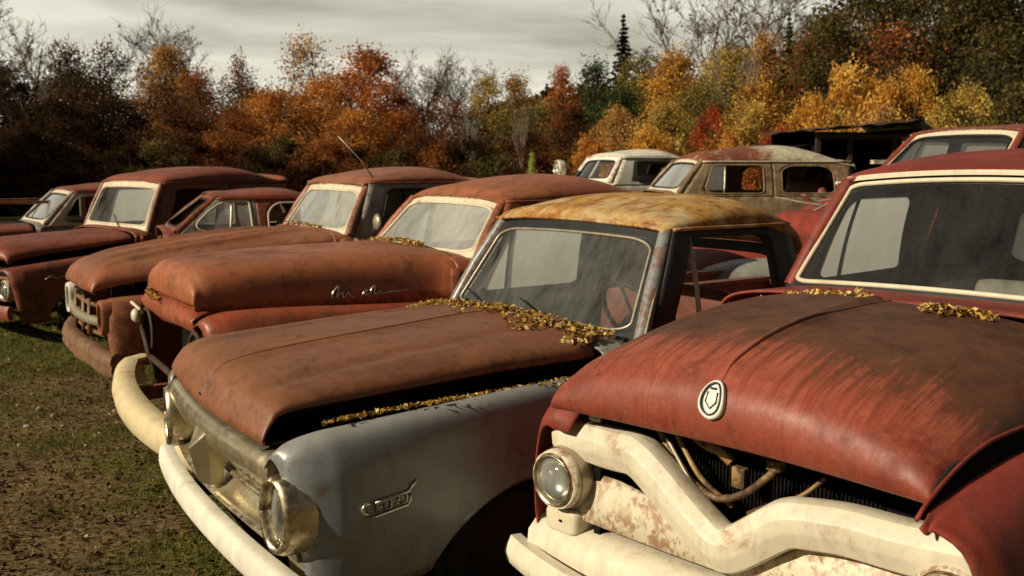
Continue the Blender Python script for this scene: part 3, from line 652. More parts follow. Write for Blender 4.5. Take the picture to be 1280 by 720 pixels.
# ================================================================== red truck in front at the right
def red_truck():
    r = empty('pickup_truck', (1.77, 4.04, 0), R(222.6), 'big red pickup at the right with a bulging hood, round badge and cream V grille', 'truck', GRP)
    hood = [(1.500, 1.052, 1.050, .685, 4.0, .03), (1.535, 1.062, 1.052, .69, 4.0, .03), (1.558, 1.12, 1.062, .695, 3.4, .01), (1.552, 1.195, 1.078, .70, 2.9, -.02), (1.515, 1.25, 1.09, .71, 2.6, -.05), (1.44, 1.302, 1.105, .735, 2.35, -.08), (1.26, 1.357, 1.135, .74, 2.25, -.08),
            (1.02, 1.394, 1.18, .745, 2.2, -.05), (.74, 1.413, 1.22, .755, 2.2, -.03), (.52, 1.418, 1.245, .76, 2.2, -.02), (.43, 1.412, 1.25, .762, 2.2, 0)]
    def crease(X, Y):
        yc = -.06*sstep(1.2, .2, X)
        return .012*np.exp(-((Y-yc)/.018)**2)*sstep(1.53, 1.45, X)-.006*sstep(0, .03, Y-yc)*sstep(1.53, 1.4, X)
    H = shell(hood, 84, 141, wob=.005, extra=crease, seed=8)
    h = MB().grid(H).build('hood', M['e_hood'], r, thick=.008)
    MB().tube(H[26:, 70]+np.array([0, 0, .001]), .008, 6).build('hood_crease', M['e_hood'], h)
    fl = MB(); P = H[0]
    fl.grid(np.stack([P+[-.002, 0, .002], P+[-.03, 0, .012], P+[-.10, 0, .02], P+[-.13, 0, .09]], 1))
    fl.build('hood_flange', M['dark'], h, thick=.004)
    # round enamel badge on the nose
    N = 40; an = np.linspace(0, 2*math.pi, N, endpoint=False)
    def blob(k, dz=0): # rounded shield in the yz plane
        return np.stack([k*(.060*np.cos(an)), k*(.078*np.sin(an)-.010*(1-np.abs(np.cos(an)))*(np.sin(an) < 0))], 1)
    def place(yz, d):
        q = yz*np.array([1.22, .68]); s_ = H[4:, 70]; lo = 0
        arc = np.concatenate([[0], np.cumsum(np.hypot(*np.diff(s_[:, [0, 2]], axis=0).T))]); a0 = np.interp(1.205, s_[:30, 2], arc[:30])
        jj = np.clip(np.interp(q[:, 0], H[14, :, 1], np.arange(141)), 0, 139.9); out = []
        for (yy_, zz_), j_ in zip(q, jj):
            col_ = lerp(H[4:, int(j_)], H[4:, int(j_)+1], j_-int(j_)); P_ = np.array([np.interp(a0+zz_, arc, col_[:, k_]) for k_ in range(3)])
            Q_ = np.array([np.interp(a0+zz_+.02, arc, col_[:, k_]) for k_ in range(3)])-P_; nr = np.array([Q_[2], 0, -Q_[0]]); nr /= np.linalg.norm(nr)+1e-9
            out.append(P_+nr*(d+.006))
        return np.array(out)
    em = MB().grid(np.stack([place(blob(1.06), -.012), place(blob(1.06), .010), place(blob(1.0), .016), place(blob(.80), .016), place(blob(.76), .010), place(blob(.4), .012), place(blob(.01), .012)]), closev=True).build('hood_badge', M['badge_white'], h)
    rg = MB(); rg.tube(place(blob(.80), .0165), .0035, 5, closed=True)
    for q in (-.2, -.02, .14): rg.tube([place(np.array([[q*.06-.006, .036]]), .015)[0], place(np.array([[q*.06+.004, .036]]), .015)[0]], .004, 5)
    rg.tube([place(np.array([[-.026, .022]]), .014)[0], place(np.array([[-.026, -.018]]), .014)[0], place(np.array([[.0, -.045]]), .014)[0], place(np.array([[.026, -.018]]), .014)[0], place(np.array([[.026, .022]]), .014)[0]], .0022, 5)
    rg.build('badge_outline', M['badge_dark'], em)
    # wings: the far one sound, the near one torn loose from the hood
    fk = [(1.50, .955, .80, .865, .68, .95), (1.485, 1.00, .79, .880, .67, .99), (1.43, 1.045, .79, .900, .67, 1.03), (1.28, 1.085, .80, .925, .68, 1.07), (.8, 1.13, .82, .94, .70, 1.10), (.3, 1.17, .82, .94, .72, 1.14), (-.05, 1.19, .82, .92, .74, 1.16)]
    fp = dict(keys=fk, bottom=.40, arch=(.52, .22, .52, .46), skew=.05, shoulder=.17)
    fender(r, -1, fp, M['e_red'])
    fk2 = [(1.80, 1.060, .80, .90, .775, 1.07), (1.75, 1.074, .79, .92, .765, 1.075), (1.69, 1.088, .80, .93, .745, 1.09), (1.52, 1.11, .80, .94, .735, 1.11), (1.2, 1.13, .82, .95, .745, 1.12), (.8, 1.13, .84, .95, .75, 1.11), (.3, 1.12, .84, .95, .76, 1.10), (-.05, 1.12, .83, .93, .77, 1.11)]
    fender(r, 1, dict(keys=fk2, brow=(1.34, .955), bottom=.40, arch=(.52, .22, .52, .46), skew=.22, shoulder=.16), M['e_red'])
    # inner bracket at the hood's near corner, and the curled edge of the wing
    cu = MB(); a = np.linspace(0, 1, 24); E0 = np.stack([1.77-.86*a, .752-.015*np.sin(a*3), 1.075+.105*np.sin(np.minimum(a*1.6, 1)*math.pi*.5)**.8], 1)
    dr_ = np.minimum(1, a*4)[:, None]; cu.grid(np.stack([E0, E0+dr_*np.array([0, .012, -.03]), E0+dr_*np.array([-.0, .045, -.12])], 1)); cu2 = cu.build('curled_wing_edge', M['dark'], r, thick=.004)  # sheet made black: shade of the gap under the rim painted in
    MB().tube(E0, .0065, 6).build('wing_edge_rim', M['e_red'], cu2)
    E1 = np.stack([1.64-.26*a, .725+.0*a, 1.075+.075*np.sin(a*math.pi*.8)**.7], 1)
    c2 = MB(); c2.grid(np.stack([E1, E1+np.array([-.03, .01, -.10])], 1)); c2.tube(E1, .005, 6); c2.build('hinge_plate', M['d_black'], r, thick=.006)
    # V shaped grille bar
    path = [(1.415, -.80, .890), (1.430, -.60, .908), (1.445, -.44, .918), (1.452, -.385, .908), (1.458, -.33, .880), (1.470, -.20, .800), (1.482, -.07, .722), (1.487, -.02, .700), (1.487, .02, .702), (1.484, .07, .730), (1.478, .18, .820), (1.474, .225, .848), (1.470, .28, .858), (1.462, .46, .868), (1.455, .62, .876), (1.45, .80, .88)]
    P = cpath(path, 120)
    prof = [(-.06, .068), (-.04, .074), (.0, .073), (.014, .068), (.040, .036), (.046, .026), (.047, -.012), (.042, -.024), (.022, -.066), (.012, -.073), (-.03, -.075), (-.06, -.066)]
    gr = MB().sweep(P+np.stack([.004*np.sin(P[:, 1]*11), 0*P[:, 1], .004*np.sin(P[:, 1]*17+1)], 1), prof).build('grille', M['ivory'], r, auto=26)
    yl = np.linspace(-.72, .72, 40); A = np.zeros((40, 5, 3))
    for j, (dx, z, kk) in enumerate([(-.03, .79, 1), (-.015, .77, 1), (.0, .70, 1), (.012, .615, 1), (-.02, .60, 1)]):
        top = np.minimum(z, np.interp(yl, [-.72, -.5, -.25, 0, .25, .5, .72], [.80, .79, .755, .66, .755, .80, .80])) if j < 2 else np.full(40, z)
        A[:, j] = np.stack([1.43+.02*(1-(yl/.72)**2)+dx*np.ones(40), yl, np.minimum(top, z)], 1)
    MB().grid(A).build('lower_grille_panel', M['cream'], gr, thick=.008)
    for s in (1, -1):
        y0 = s*.735
        hl = disc_lamp(r, (1.495, y0, .762), .096, M['ivory'], .10)
        cone = MB().lathe([(.118, -.01), (.122, -.05), (.112, -.13), (.09, -.22), (.06, -.26)], (1.495, y0, .762), 'x', 30)
        cone.build('headlight_shell', M['oldtrim'], hl)
        pk = MB(); c = rrect(.22, 4, 4)
        pk.grid(np.stack([np.stack([np.full(len(c), 1.36+dx), y0-s*.0+(c[:, 0]-.5)*w_, .595+(c[:, 1]-.5)*h_], 1) for dx, w_, h_ in ((0, .17, .10), (.10, .165, .098), (.118, .155, .09), (.122, .13, .07), (.120, .02, .01))]), closev=True)
        pk.build('parking_light', M['cream'], r, auto=60)
    # apron with a rounded shelf, below the grille
    ya = np.linspace(-.90, .90, 50); xa = 1.43+.04*(1-(ya/.9)**2)
    ap = MB().sweep(np.stack([xa, ya, np.full(50, .49)], 1), [(-.12, .075), (-.05, .082), (.015, .07), (.055, .03), (.062, -.03), (.05, -.10), (-.10, -.10)])
    ap.build('apron', M['ivory'], r, auto=60)
    hb = MB()
    for y_ in (-.52, .52): hb.lathe([(.022, .0), (.024, .012), (.012, .016), (.0, .017)], (1.495, y_, .475), 'x', 12)
    hb.build('apron_bolt', M['iron'], r)
    yb_ = np.linspace(-1.0, 1.0, 61); xb = 1.66-.16*np.abs(yb_)**2.4
    MB().sweep(np.stack([xb, yb_, np.full(61, .41)], 1), [(-.05, .06), (-.005, .062), (.012, .03), (.02, .0), (.012, -.04), (-.02, -.066), (-.03, -.03), (-.012, .02)]).build('bumper', M['ivory'], r, auto=60)
    for s in (1, -1): MB().box((1.50, s*.45, .40), (.25, .05, .07)).build('bumper_bracket', M['iron'], r, smooth=False)
    # what shows of the engine bay in the gap
    eb = MB(); y_ = np.linspace(-.7, .7, 30); eb.grid(np.stack([np.stack([np.full(30, 1.26), y_, np.full(30, z)], 1) for z in (.55, .8, 1.03)], 1)); eb.build('engine_bay_liner', M['dark'], r)
    hs = MB()
    polyline(hs, [(1.34, -.40, 1.02), (1.37, -.32, .95), (1.39, -.22, .87), (1.40, -.10, .83), (1.39, .00, .86), (1.38, .08, .93), (1.36, .12, .98)], .014)
    polyline(hs, [(1.33, -.34, 1.03), (1.36, -.24, .93), (1.37, -.16, .86), (1.36, -.05, .80)], .011)
    polyline(hs, [(1.30, -.30, 1.02), (1.33, -.20, .985), (1.34, -.12, .97), (1.33, -.08, .94)], .020)
    hs.box((1.37, -.02, .91), (.03, .05, .07)); hs.box((1.35, .10, .975), (.04, .05, .035)); polyline(hs, [(1.38, .02, .80), (1.39, .10, .85), (1.37, .2, .90), (1.34, .27, .97)], .009)
    hs.build('engine_hose', M['hose'], r, bevel=.004)
    rc = MB()
    for y0 in np.linspace(-.42, .42, 60): rc.box((1.275, y0, .80), (.012, .004, .36))
    rc.box((1.29, 0, 1.0), (.07, .92, .05)); rc.box((1.29, 0, .61), (.07, .92, .05)); rc.build('radiator', M['dark'], r, smooth=False)
    stb = MB(); polyline(stb, [(1.40, -.30, .99), (1.41, -.20, .88), (1.42, -.12, .80)], .008); stb.build('grille_strut', M['oldtrim'], r); MB().box((1.44, -.60, 1.025), (.02, .05, .05)).build('hood_latch', M['oldtrim'], r, smooth=False, bevel=.006)
    p = dict(x0=-.16, bw=.775, bz=1.372, x1=-.46, tw=.655, tz=1.835, re=1.845, rw=.735, cz=2.01, xr=-1.62, rr=1.76, x3=-1.56, sw=.82, zb=.45, sbz=1.32, bulge=.05, arch=.035, sag=.025, seed=5,
             m_roof=M['e_red'], m_ws=M['d_black'], m_body=M['e_red'], m_glass=M['glass_e'], mg=.012, mgb=.0, mgt=.015, wrad=.05, m_gasket=M['cream'], gasket=.012, cowl_x=.41, cowl_z=1.402, side_x=.0,
             m_drip=M['cream'], m_rear=M['glass_w'], rear_hw=.42, wheel_pos=(-.62, .36, 1.36), m_seat=M['seat_grey'], seat_z=.76,
             sides=[dict(quad=(-.19, -1.56, -1.62, -.48), hole=(-.42, -1.30, -1.26, -.60, .08, .84), rad=(.06, .14, .16, .12), frame=M['d_black'], glass=M['glass_w'], vent=(-.64, -.68), m_vent=M['d_black'])])
    SW, co = cab(r, p)
    hd = SW(np.array([[u, 1.045] for u in np.linspace(-1.03, 1.03, 24)]))+np.array([.018, 0, .008])
    MB().sweep(hd[::-1], [(-.02, .011), (.008, .010), (.010, -.011), (-.02, -.012)]).build('windshield_header', M['cream'], co, auto=60)
    MB().box((-.60, -.05, 1.80), (.02, .20, .055)).build('rear_view_mirror', M['rubber'], r, smooth=False, bevel=.01)
    bed(r, -1.66, -3.2, .80, 1.15, .72, M['e_red'])
    for s in (1, -1): wheel(r, .52, s*.76)
    chassis(r, 1.25, -3.1, engine=False)
    litter(strip_pts(r, [(.42, -.74, 1.29), (.42, -.55, 1.345), (.42, -.35, 1.388), (.42, -.08, 1.412)], [(.04, .02, 0)]*4, 430), 'pale yellow leaves at the far corner of the red hood below the windscreen', .014, (.80, .2), .028)
    litter(strip_pts(r, [(.60, .20, 1.414), (.56, .30, 1.408), (.50, .42, 1.395)], [(.035, .02, 0)]*3, 300), 'small heap of leaves on the near half of the red hood below the windscreen', .013, (.66, .28), .024)
    return r

# ================================================================== orange rust truck (third from the right)
def orange_truck():
    r = empty('pickup_truck', (-.71, 7.1, 0), R(213), 'orange rust pickup with a tall rounded hood, chrome script and a thick cream bumper', 'truck', GRP)
    hood = [(1.735, 1.112, 1.106, .552, 7, -.03), (1.755, 1.135, 1.10, .556, 7, -.03), (1.765, 1.215, 1.085, .558, 6, -.04), (1.735, 1.285, 1.075, .555, 4.2, -.05), (1.66, 1.326, 1.068, .56, 4.4, -.05), (1.40, 1.350, 1.06, .58, 4.6, -.02), (1.0, 1.366, 1.052, .605, 5.0), (.55, 1.376, 1.045, .64, 5.0), (.22, 1.376, 1.04, .69, 5.0), (.06, 1.368, 1.04, .765, 5.0)]
    hood = [x if len(x) == 6 else (*x, 0.0) for x in hood]
    def crease(X, Y): return .010*np.exp(-((Y+.16)/.012)**2)*sstep(1.62, 1.45, X)-.010*sstep(-.15, -.12, Y)*sstep(.12, .09, Y)*sstep(1.6, 1.4, X)
    H = shell(hood, 64, 101, wob=.005, extra=crease, seed=14)
    h = MB().grid(H).build('hood', M['c_rust'], r, thick=.010)
    MB().tube(H[17, 3:60]+np.array([0, 0, .001]), .0045, 5).build('nose_seam', M['dark'], h)
    sc = MB()      # chrome script: two looping words and a long tail
    def S2(u, v): x = .90-u*.48; return (x, .600+.036*u+.022, 1.115+v*.05+.004*u)
    w1 = [(0, -.2), (.02, .5), (.06, 1.0), (.10, 1.3), (.09, .6), (.07, -.1), (.12, .4), (.16, .5), (.15, -.1), (.20, .1), (.22, .5), (.25, .1), (.28, -.1), (.31, -.1)]
    w2 = [(.42, -.1), (.45, .4), (.49, .6), (.47, -.05), (.52, .1), (.56, .8), (.60, 1.0), (.59, .3), (.62, -.05), (.66, .4), (.68, .05), (.72, .05), (.85, .16), (1.0, .2), (1.12, .3)]
    for w_ in (w1, w2): sc.tube(cpath([S2(*q) for q in w_], 70), .0060, 5)
    sc.build('script_badge', M['trim'], h)
    MB().tube(cpath([(.12, -.1, 1.385), (.02, .2, 1.37), (.0, .42, 1.31), (.10, .60, 1.17), (.12, .66, 1.06)], 24), .006, 6).build('fallen_antenna', M['oldtrim'], r)
    y = np.linspace(-.64, .62, 40); A = np.zeros((40, 8, 3)); f = 1-(np.abs(y)/.64)**4
    for j, (dx, z) in enumerate([(-.10, 1.10), (-.04, 1.095), (.0, 1.07), (.025, 1.03), (.02, .995), (0, .965), (-.04, .955), (-.08, .96)]): A[:, j] = np.stack([1.76+dx-.03*(y/.64)**2, y, z-.03*(1-f)*(j < 3)+.006*np.sin(9*y+j)], 1)
    MB().grid(A).build('nose_panel', M['c_red'], r, thick=.01)
    fk = [(1.76, 1.02, .70, .80, .64, 1.00), (1.72, 1.06, .72, .83, .625, 1.03), (1.60, 1.085, .74, .86, .625, 1.045), (1.3, 1.088, .76, .88, .635, 1.045), (.8, 1.07, .78, .885, .66, 1.035), (.3, 1.055, .79, .885, .70, 1.03), (.0, 1.05, .79, .88, .72, 1.03)]
    fp = dict(keys=fk, bottom=.42, arch=(.70, .26, .50, .44), skew=.10, shoulder=.14)
    for s in (1, -1): fender(r, s, fp, M['c_red'])
    # stripped front: rails, hoops and brackets where grille and lamps were
    b = MB(); y_ = np.linspace(-.66, .66, 24); b.grid(np.stack([np.stack([np.full(24, 1.50), y_, np.full(24, z)], 1) for z in (.42, .7, 1.02)], 1)); b.build('radiator_support', M['dark'], r)
    k = MB()
    for s in (1, -1):
        an = np.linspace(-.6, math.pi*1.05, 24)
        k.tube(np.stack([np.full(24, 1.74), s*.60+.15*np.cos(an), .80+.16*np.sin(an)], 1), .014, 6)
        k.tube([(1.74, s*.60-.15, .80), (1.70, s*.60-.13, .60), (1.66, s*.60-.1, .48)], .02, 6)
        k.tube([(1.70, s*.82, .95), (1.73, s*.80, .80), (1.70, s*.78, .6)], .018, 6)
    k.tube([(1.72, -.6, .62), (1.73, 0, .60), (1.72, .6, .62)], .022, 8); k.box((1.70, .05, .55), (.05, .12, .12))
    k.build('bare_lamp_hoop', M['iron'], r)
    kw = MB(); kw.lathe([(0, 0), (.045, .0), (.05, .03), (.03, .05), (0, .055)], (1.76, -.74, .90), 'x', 14); kw.tube(cpath([(1.78, -.80, .97), (1.80, -.77, .99), (1.79, -.70, .975), (1.77, -.64, .95)], 14), .012, 6); kw.build('lamp_bracket', M['cream'], r)
    yb_ = np.linspace(-1.03, 1.03, 61); xb = 2.0-.20*np.abs(yb_/1.03)**2.2-.10*sstep(.95, 1.03, np.abs(yb_)); zb_ = .40-.085*yb_
    MB().sweep(np.stack([xb, yb_, zb_], 1), [(-.10, .085), (-.06, .095), (-.0, .09), (.035, .06), (.048, .0), (.035, -.07), (0, -.105), (-.06, -.11), (-.03, -.05), (-.02, .04)]).build('bumper', M['yellow'], r, auto=60)
    for s in (1, -1): MB().box((1.74, s*.42, .42), (.30, .06, .09)).build('bumper_bracket', M['c_rust'], r, smooth=False)
    p = dict(x0=-.065, bw=.755, bz=1.338, x1=-.34, tw=.635, tz=1.665, re=1.69, rw=.70, cz=1.868, xr=-1.72, rr=1.66, x3=-1.62, sw=.79, zb=.45, sbz=1.27, bulge=.05, arch=.02, seed=6, rn=2.4,
             m_roof=M['c_rust'], m_ws=M['cream'], m_body=M['c_rust'], m_glass=M['glass_c'], mg=.045, mgb=.03, mgt=.07, wrad=.14, m_gasket=M['cream'], gasket=.012, cowl_x=.08, cowl_z=1.352, side_x=.14, m_rear=M['glass_w'], wheel_pos=(-.5, .34, 1.30),
             sides=[dict(quad=(-.09, -1.62, -1.70, -.36), hole=(-.34, -1.25, -1.22, -.50, .10, .86), rad=.12, glass=M['glass_c'], glass_far=M['glass_w'], vent=(-.5, -.54))])
    cab(r, p)
    bed(r, -1.74, -3.2, .78, 1.12, .72, M['c_rust'])
    for s in (1, -1): wheel(r, .70, s*.72)
    chassis(r, 1.55, -3.1, engine=False)
    litter(strip_pts(r, [(.02, -.66, 1.345), (.05, -.35, 1.372), (.06, .0, 1.382), (.06, .28, 1.372)], [(.05, .02, 0)]*4, 900), 'leaves caught below the windscreen of the orange rust pickup', .0115, (.72, .25), .03)
    litter(strip_pts(r, [(1.74, -.50, 1.10), (1.77, -.30, 1.085), (1.77, -.12, 1.08)], [(.025, .03, 0)]*3, 130), 'few yellow leaves on the nose under the tall orange hood', .018, (.66, .2), .02)
    return r

# ================================================================== brown truck with the creased hood (fourth)
def brown_truck():
    r = empty('pickup_truck', (-1.9, 9.1, 0), R(213), 'brown rust pickup with creased flat nosed hood, grey door and whip aerial on its roof', 'truck', GRP)
    hood = [(1.965, .945, .937, .592, 6, -.02), (1.992, .962, .94, .595, 6, -.02), (2.003, 1.02, .955, .597, 5, -.03), (1.968, 1.10, .975, .60, 4.2, -.05), (1.85, 1.17, 1.0, .61, 2.9, -.06), (1.5, 1.235, 1.05, .63, 2.7, -.04), (.9, 1.312, 1.15, .66, 2.6, 0), (.35, 1.358, 1.24, .70, 2.6, 0), (.02, 1.372, 1.27, .765, 2.8, 0)]
    def crease(X, Y):
        e = 0
        for c, w_, a in ((-.42, .03, .034), (-.20, .022, .026), (.20, .022, .026), (.42, .03, .034)): e = e+a*np.exp(-((Y-c)/w_)**2)
        return e*sstep(1.95, 1.6, X)*sstep(.0, .5, X)
    H = shell(hood, 60, 101, wob=.007, extra=crease, seed=21)
    h = MB().grid(H).build('hood', M['b_rust'], r, thick=.012)
    fk = [(1.95, .86, .72, .80, .64, .84), (1.91, .91, .73, .84, .625, .88), (1.8, .925, .75, .865, .63, .90), (1.4, .94, .77, .88, .65, .92), (.8, .99, .79, .89, .68, .98), (.2, 1.06, .80, .89, .72, 1.05), (.0, 1.10, .80, .88, .74, 1.09)]
    fp = dict(keys=fk, bottom=.40, arch=(.85, .24, .50, .43), skew=.06, shoulder=.13)
    for s in (1, -1): fender(r, s, fp, M['b_rust'])
    b = MB(); y_ = np.linspace(-.66, .66, 24); b.grid(np.stack([np.stack([np.full(24, 1.62), y_, np.full(24, z)], 1) for z in (.42, .7, .95)], 1)); b.build('radiator_support', M['dark'], r)
    for s in (1, -1):
        q = MB(); c = rrect(.3, 4, 5); q.grid(np.stack([np.stack([np.full(len(c), 1.94+dx), s*.72+(c[:, 0]-.5)*w_, .775+(c[:, 1]-.5)*h_], 1) for dx, w_, h_ in ((-.1, .20, .26), (.0, .21, .27), (.02, .19, .25), (.02, .15, .20), (-.05, .14, .19))]), closev=True)
        q = q.build('headlight', M['white'] if s < 0 else M['b_rust'], r, auto=60); MB().lathe([(.085, -.02), (.06, .01), (.0, .02)], (1.92, s*.72, .80), 'x', 20).build('lens', M['lens'], q)
    yb_ = np.linspace(-.62, .62, 40); gx = 1.99-.05*(yb_/.62)**2
    g = MB().sweep(np.stack([gx, yb_, .735-.02*np.cos(yb_*2)], 1), [(-.04, .032), (.0, .036), (.02, .015), (.02, -.02), (0, -.036), (-.04, -.03)]).build('grille', M['oldtrim'], r, auto=60)
    g2 = MB(); 
    for z in (.84, .62): g2.tube(np.stack([gx-.04, yb_, np.full(40, z)], 1), .018, 6)
    for y0 in (-.3, .05, .3): g2.tube([(1.95, y0, .88), (1.97, y0+.05, .60)], .02, 6)
    g2.build('grille_bar', M['brown_metal'], g)
    yb_ = np.linspace(-.98, .98, 61); xb = 2.03-.12*np.abs(yb_/.98)**2.4+.012*np.sin(yb_*9); zb_ = .475-.02*yb_+.012*np.sin(yb_*6)
    MB().sweep(np.stack([xb, yb_, zb_], 1), [(-.08, .07), (-.02, .085), (.018, .06), (.035, .01), (.02, -.02), (.032, -.05), (.01, -.095), (-.05, -.10), (-.02, 0)]).build('bumper', M['brown_metal'], r, auto=50)
    p = dict(x0=-.075, bw=.755, bz=1.362, x1=-.30, tw=.64, tz=1.725, re=1.785, rw=.70, cz=1.925, xr=-1.55, rr=1.74, x3=-1.48, sw=.79, zb=.45, sbz=1.31, bulge=.05, arch=.02, seed=9,
             m_roof=M['b_rust'], m_ws=M['cream'], m_body=M['b_rust'], m_glass=M['glass_c'], mg=.045, mgb=.03, mgt=.09, wrad=.14, m_gasket=M['cream'], gasket=.010, cowl_x=.05, cowl_z=1.375, side_x=.0, m_rear=M['glass_w'], wheel_pos=(-.5, .34, 1.32),
             sides=[dict(quad=(-.12, -1.48, -1.54, -.33), hole=(-.36, -1.15, -1.14, -.50, .08, .86), rad=(.1, .14, .1, .25), frame=M['grey'], glass_far=M['glass_w'], vent=(-.62, -.64), m_vent=M['dark'], gasket=M['rubber'])])
    SW, co = cab(r, p)
    d = MB(); yy = np.linspace(0, 1, 10)
    xs = np.linspace(-.12, -1.22, 14); k = np.linspace(0, 1, 12); A = np.stack([np.stack([np.full(12, x), .79+.012+.035*np.sin(k*2.2)-.05*k*k, lerp(1.31, .48, k)], 1) for x in xs]); d.grid(A); d.build('door', M['grey'], r, thick=.012)
    mr = MB().lathe([(0, 0), (.07, .0), (.075, .012), (.05, .03), (0, .035)], (-.28, .95, 1.45), 'x', 20); mr.tube([(-.28, .95, 1.45), (-.28, .87, 1.40), (-.3, .80, 1.34)], .009, 6); mr.build('wing_mirror', M['oldtrim'], r)
    MB().tube([(-.42, .60, 1.80), (-.30, .57, 1.98), (-.12, .50, 2.19)], [.010, .006, .003], 6).build('aerial', M['oldtrim'], r)
    bed(r, -1.62, -3.1, .78, 1.12, .72, M['b_rust'])
    for s in (1, -1): wheel(r, .85, s*.72)
    chassis(r, 1.6, -3.0, engine=False)
    litter(strip_pts(r, [(.0, -.5, 1.375), (.03, 0, 1.39), (.02, .45, 1.375)], [(.04, .02, 0)]*3, 200), 'sparse leaves below the windscreen of the brown pickup with the grey door', .012, (.6, .25), .03)
    return r

# ================================================================== panel truck at the far left
def panel_truck():
    r = empty('panel_truck', (-4.98, 12.35, 0), R(226), 'dark red rusted panel truck with cream windscreen frame, farthest left in the front row', 'truck', GRP)
    hood = [(1.60, .90, .86, .70, 3.6, -.12), (1.66, .94, .865, .72, 3.4, -.12), (1.65, 1.01, .88, .73, 3.2, -.12), (1.55, 1.065, .90, .735, 3.0, -.1), (1.2, 1.10, .94, .75, 2.8, 0), (.6, 1.13, 1.0, .77, 2.8, 0), (.12, 1.16, 1.06, .80, 2.8, 0)]
    H = shell(hood, 50, 81, wob=.006, seed=31); MB().grid(H).build('hood', M['a_rust'], r, thick=.012)
    fk = [(1.66, .80, .86, .98, .76, .80), (1.62, .825, .88, 1.01, .745, .815), (1.5, .845, .92, 1.04, .75, .83), (1.1, .88, .94, 1.06, .77, .87), (.6, .93, .95, 1.06, .80, .92), (.1, 1.0, .95, 1.05, .83, .99)]
    fp = dict(keys=fk, bottom=.22, arch=(.72, .16, .56, .46), skew=.14, shoulder=.13)
    fn, _ = fender(r, 1, fp, M['a_rust']); fender(r, -1, fp, M['a_rust'])
    em = MB(); em.tube(cpath([(1.28, 1.072, .70), (1.22, 1.074, .73), (1.16, 1.076, .70), (1.10, 1.076, .72), (1.02, 1.078, .70)], 24), .010, 5); em.build('badge', M['oldtrim'], fn)
    b = MB(); y_ = np.linspace(-.74, .74, 24); b.grid(np.stack([np.stack([np.full(24, 1.40), y_, np.full(24, z)], 1) for z in (.3, .6, .86)], 1)); b.build('radiator_support', M['dark'], r)
    g = MB()
    for z in (.46, .58, .70): g.tube(np.stack([1.60-.08*(y_/.74)**2, y_, np.full(24, z)], 1), .022, 6)
    g.build('grille', M['a_rust'], r)
    for s in (1, -1): disc_lamp(r, (1.60, s*.80, .58), .10, M['cream'], .08)
    yb_ = np.linspace(-1.05, 1.05, 41); MB().sweep(np.stack([1.80-.12*np.abs(yb_)**2.4, yb_, np.full(41, .36)], 1), [(-.05, .07), (.0, .075), (.025, .03), (.025, -.04), (0, -.08), (-.04, -.07)]).build('bumper', M['a_rust'], r, auto=60)
    p = dict(x0=.0, bw=.865, bz=1.19, x1=-.23, tw=.785, tz=1.70, re=1.735, rw=.845, cz=1.93, xr=-1.98, rr=1.74, x3=-1.93, sw=.90, zb=.35, sbz=1.13, bulge=.04, arch=.02, seed=12, rn=3.4,
             m_roof=M['a_rust'], m_ws=M['cream'], m_body=M['a_rust'], m_glass=M['glass_d'], mg=.06, mgb=.05, mgt=.08, wrad=.10, m_gasket=M['cream'], gasket=.012, cowl_x=.16, cowl_z=1.17, side_x=.1, rear_hw=.3, seat_x=-.9, wheel_pos=(-.45, .36, 1.14), m_drip=M['a_rust'],
             sides=[dict(quad=(-.03, -1.10, -1.10, -.26), hole=(-.28, -.98, -.96, -.42, .10, .84), rad=.10, glass_far=M['glass_w'], gasket=M['dark']),
                    dict(name='panel_side', quad=(-1.10, -1.93, -1.97, -1.10), hole=(-1.7, -1.78, -1.78, -1.7, .4, .6), rad=.2, glass=M['a_rust'], glass_far=M['a_rust'])])
    SW, co = cab(r, p)
    wp = MB(); q = SW(np.array([[.3, -.02], [.15, .12], [.02, .25]])); wp.tube(q+np.array([.03, 0, .01]), .007, 5); wp.build('windshield_wiper', M['dark'], r)
    for s in (1, -1): wheel(r, .72, s*.84, .36, .36); wheel(r, -1.5, s*.80, .36, .36)
    chassis(r, 1.5, -2.2, engine=False)
    return r

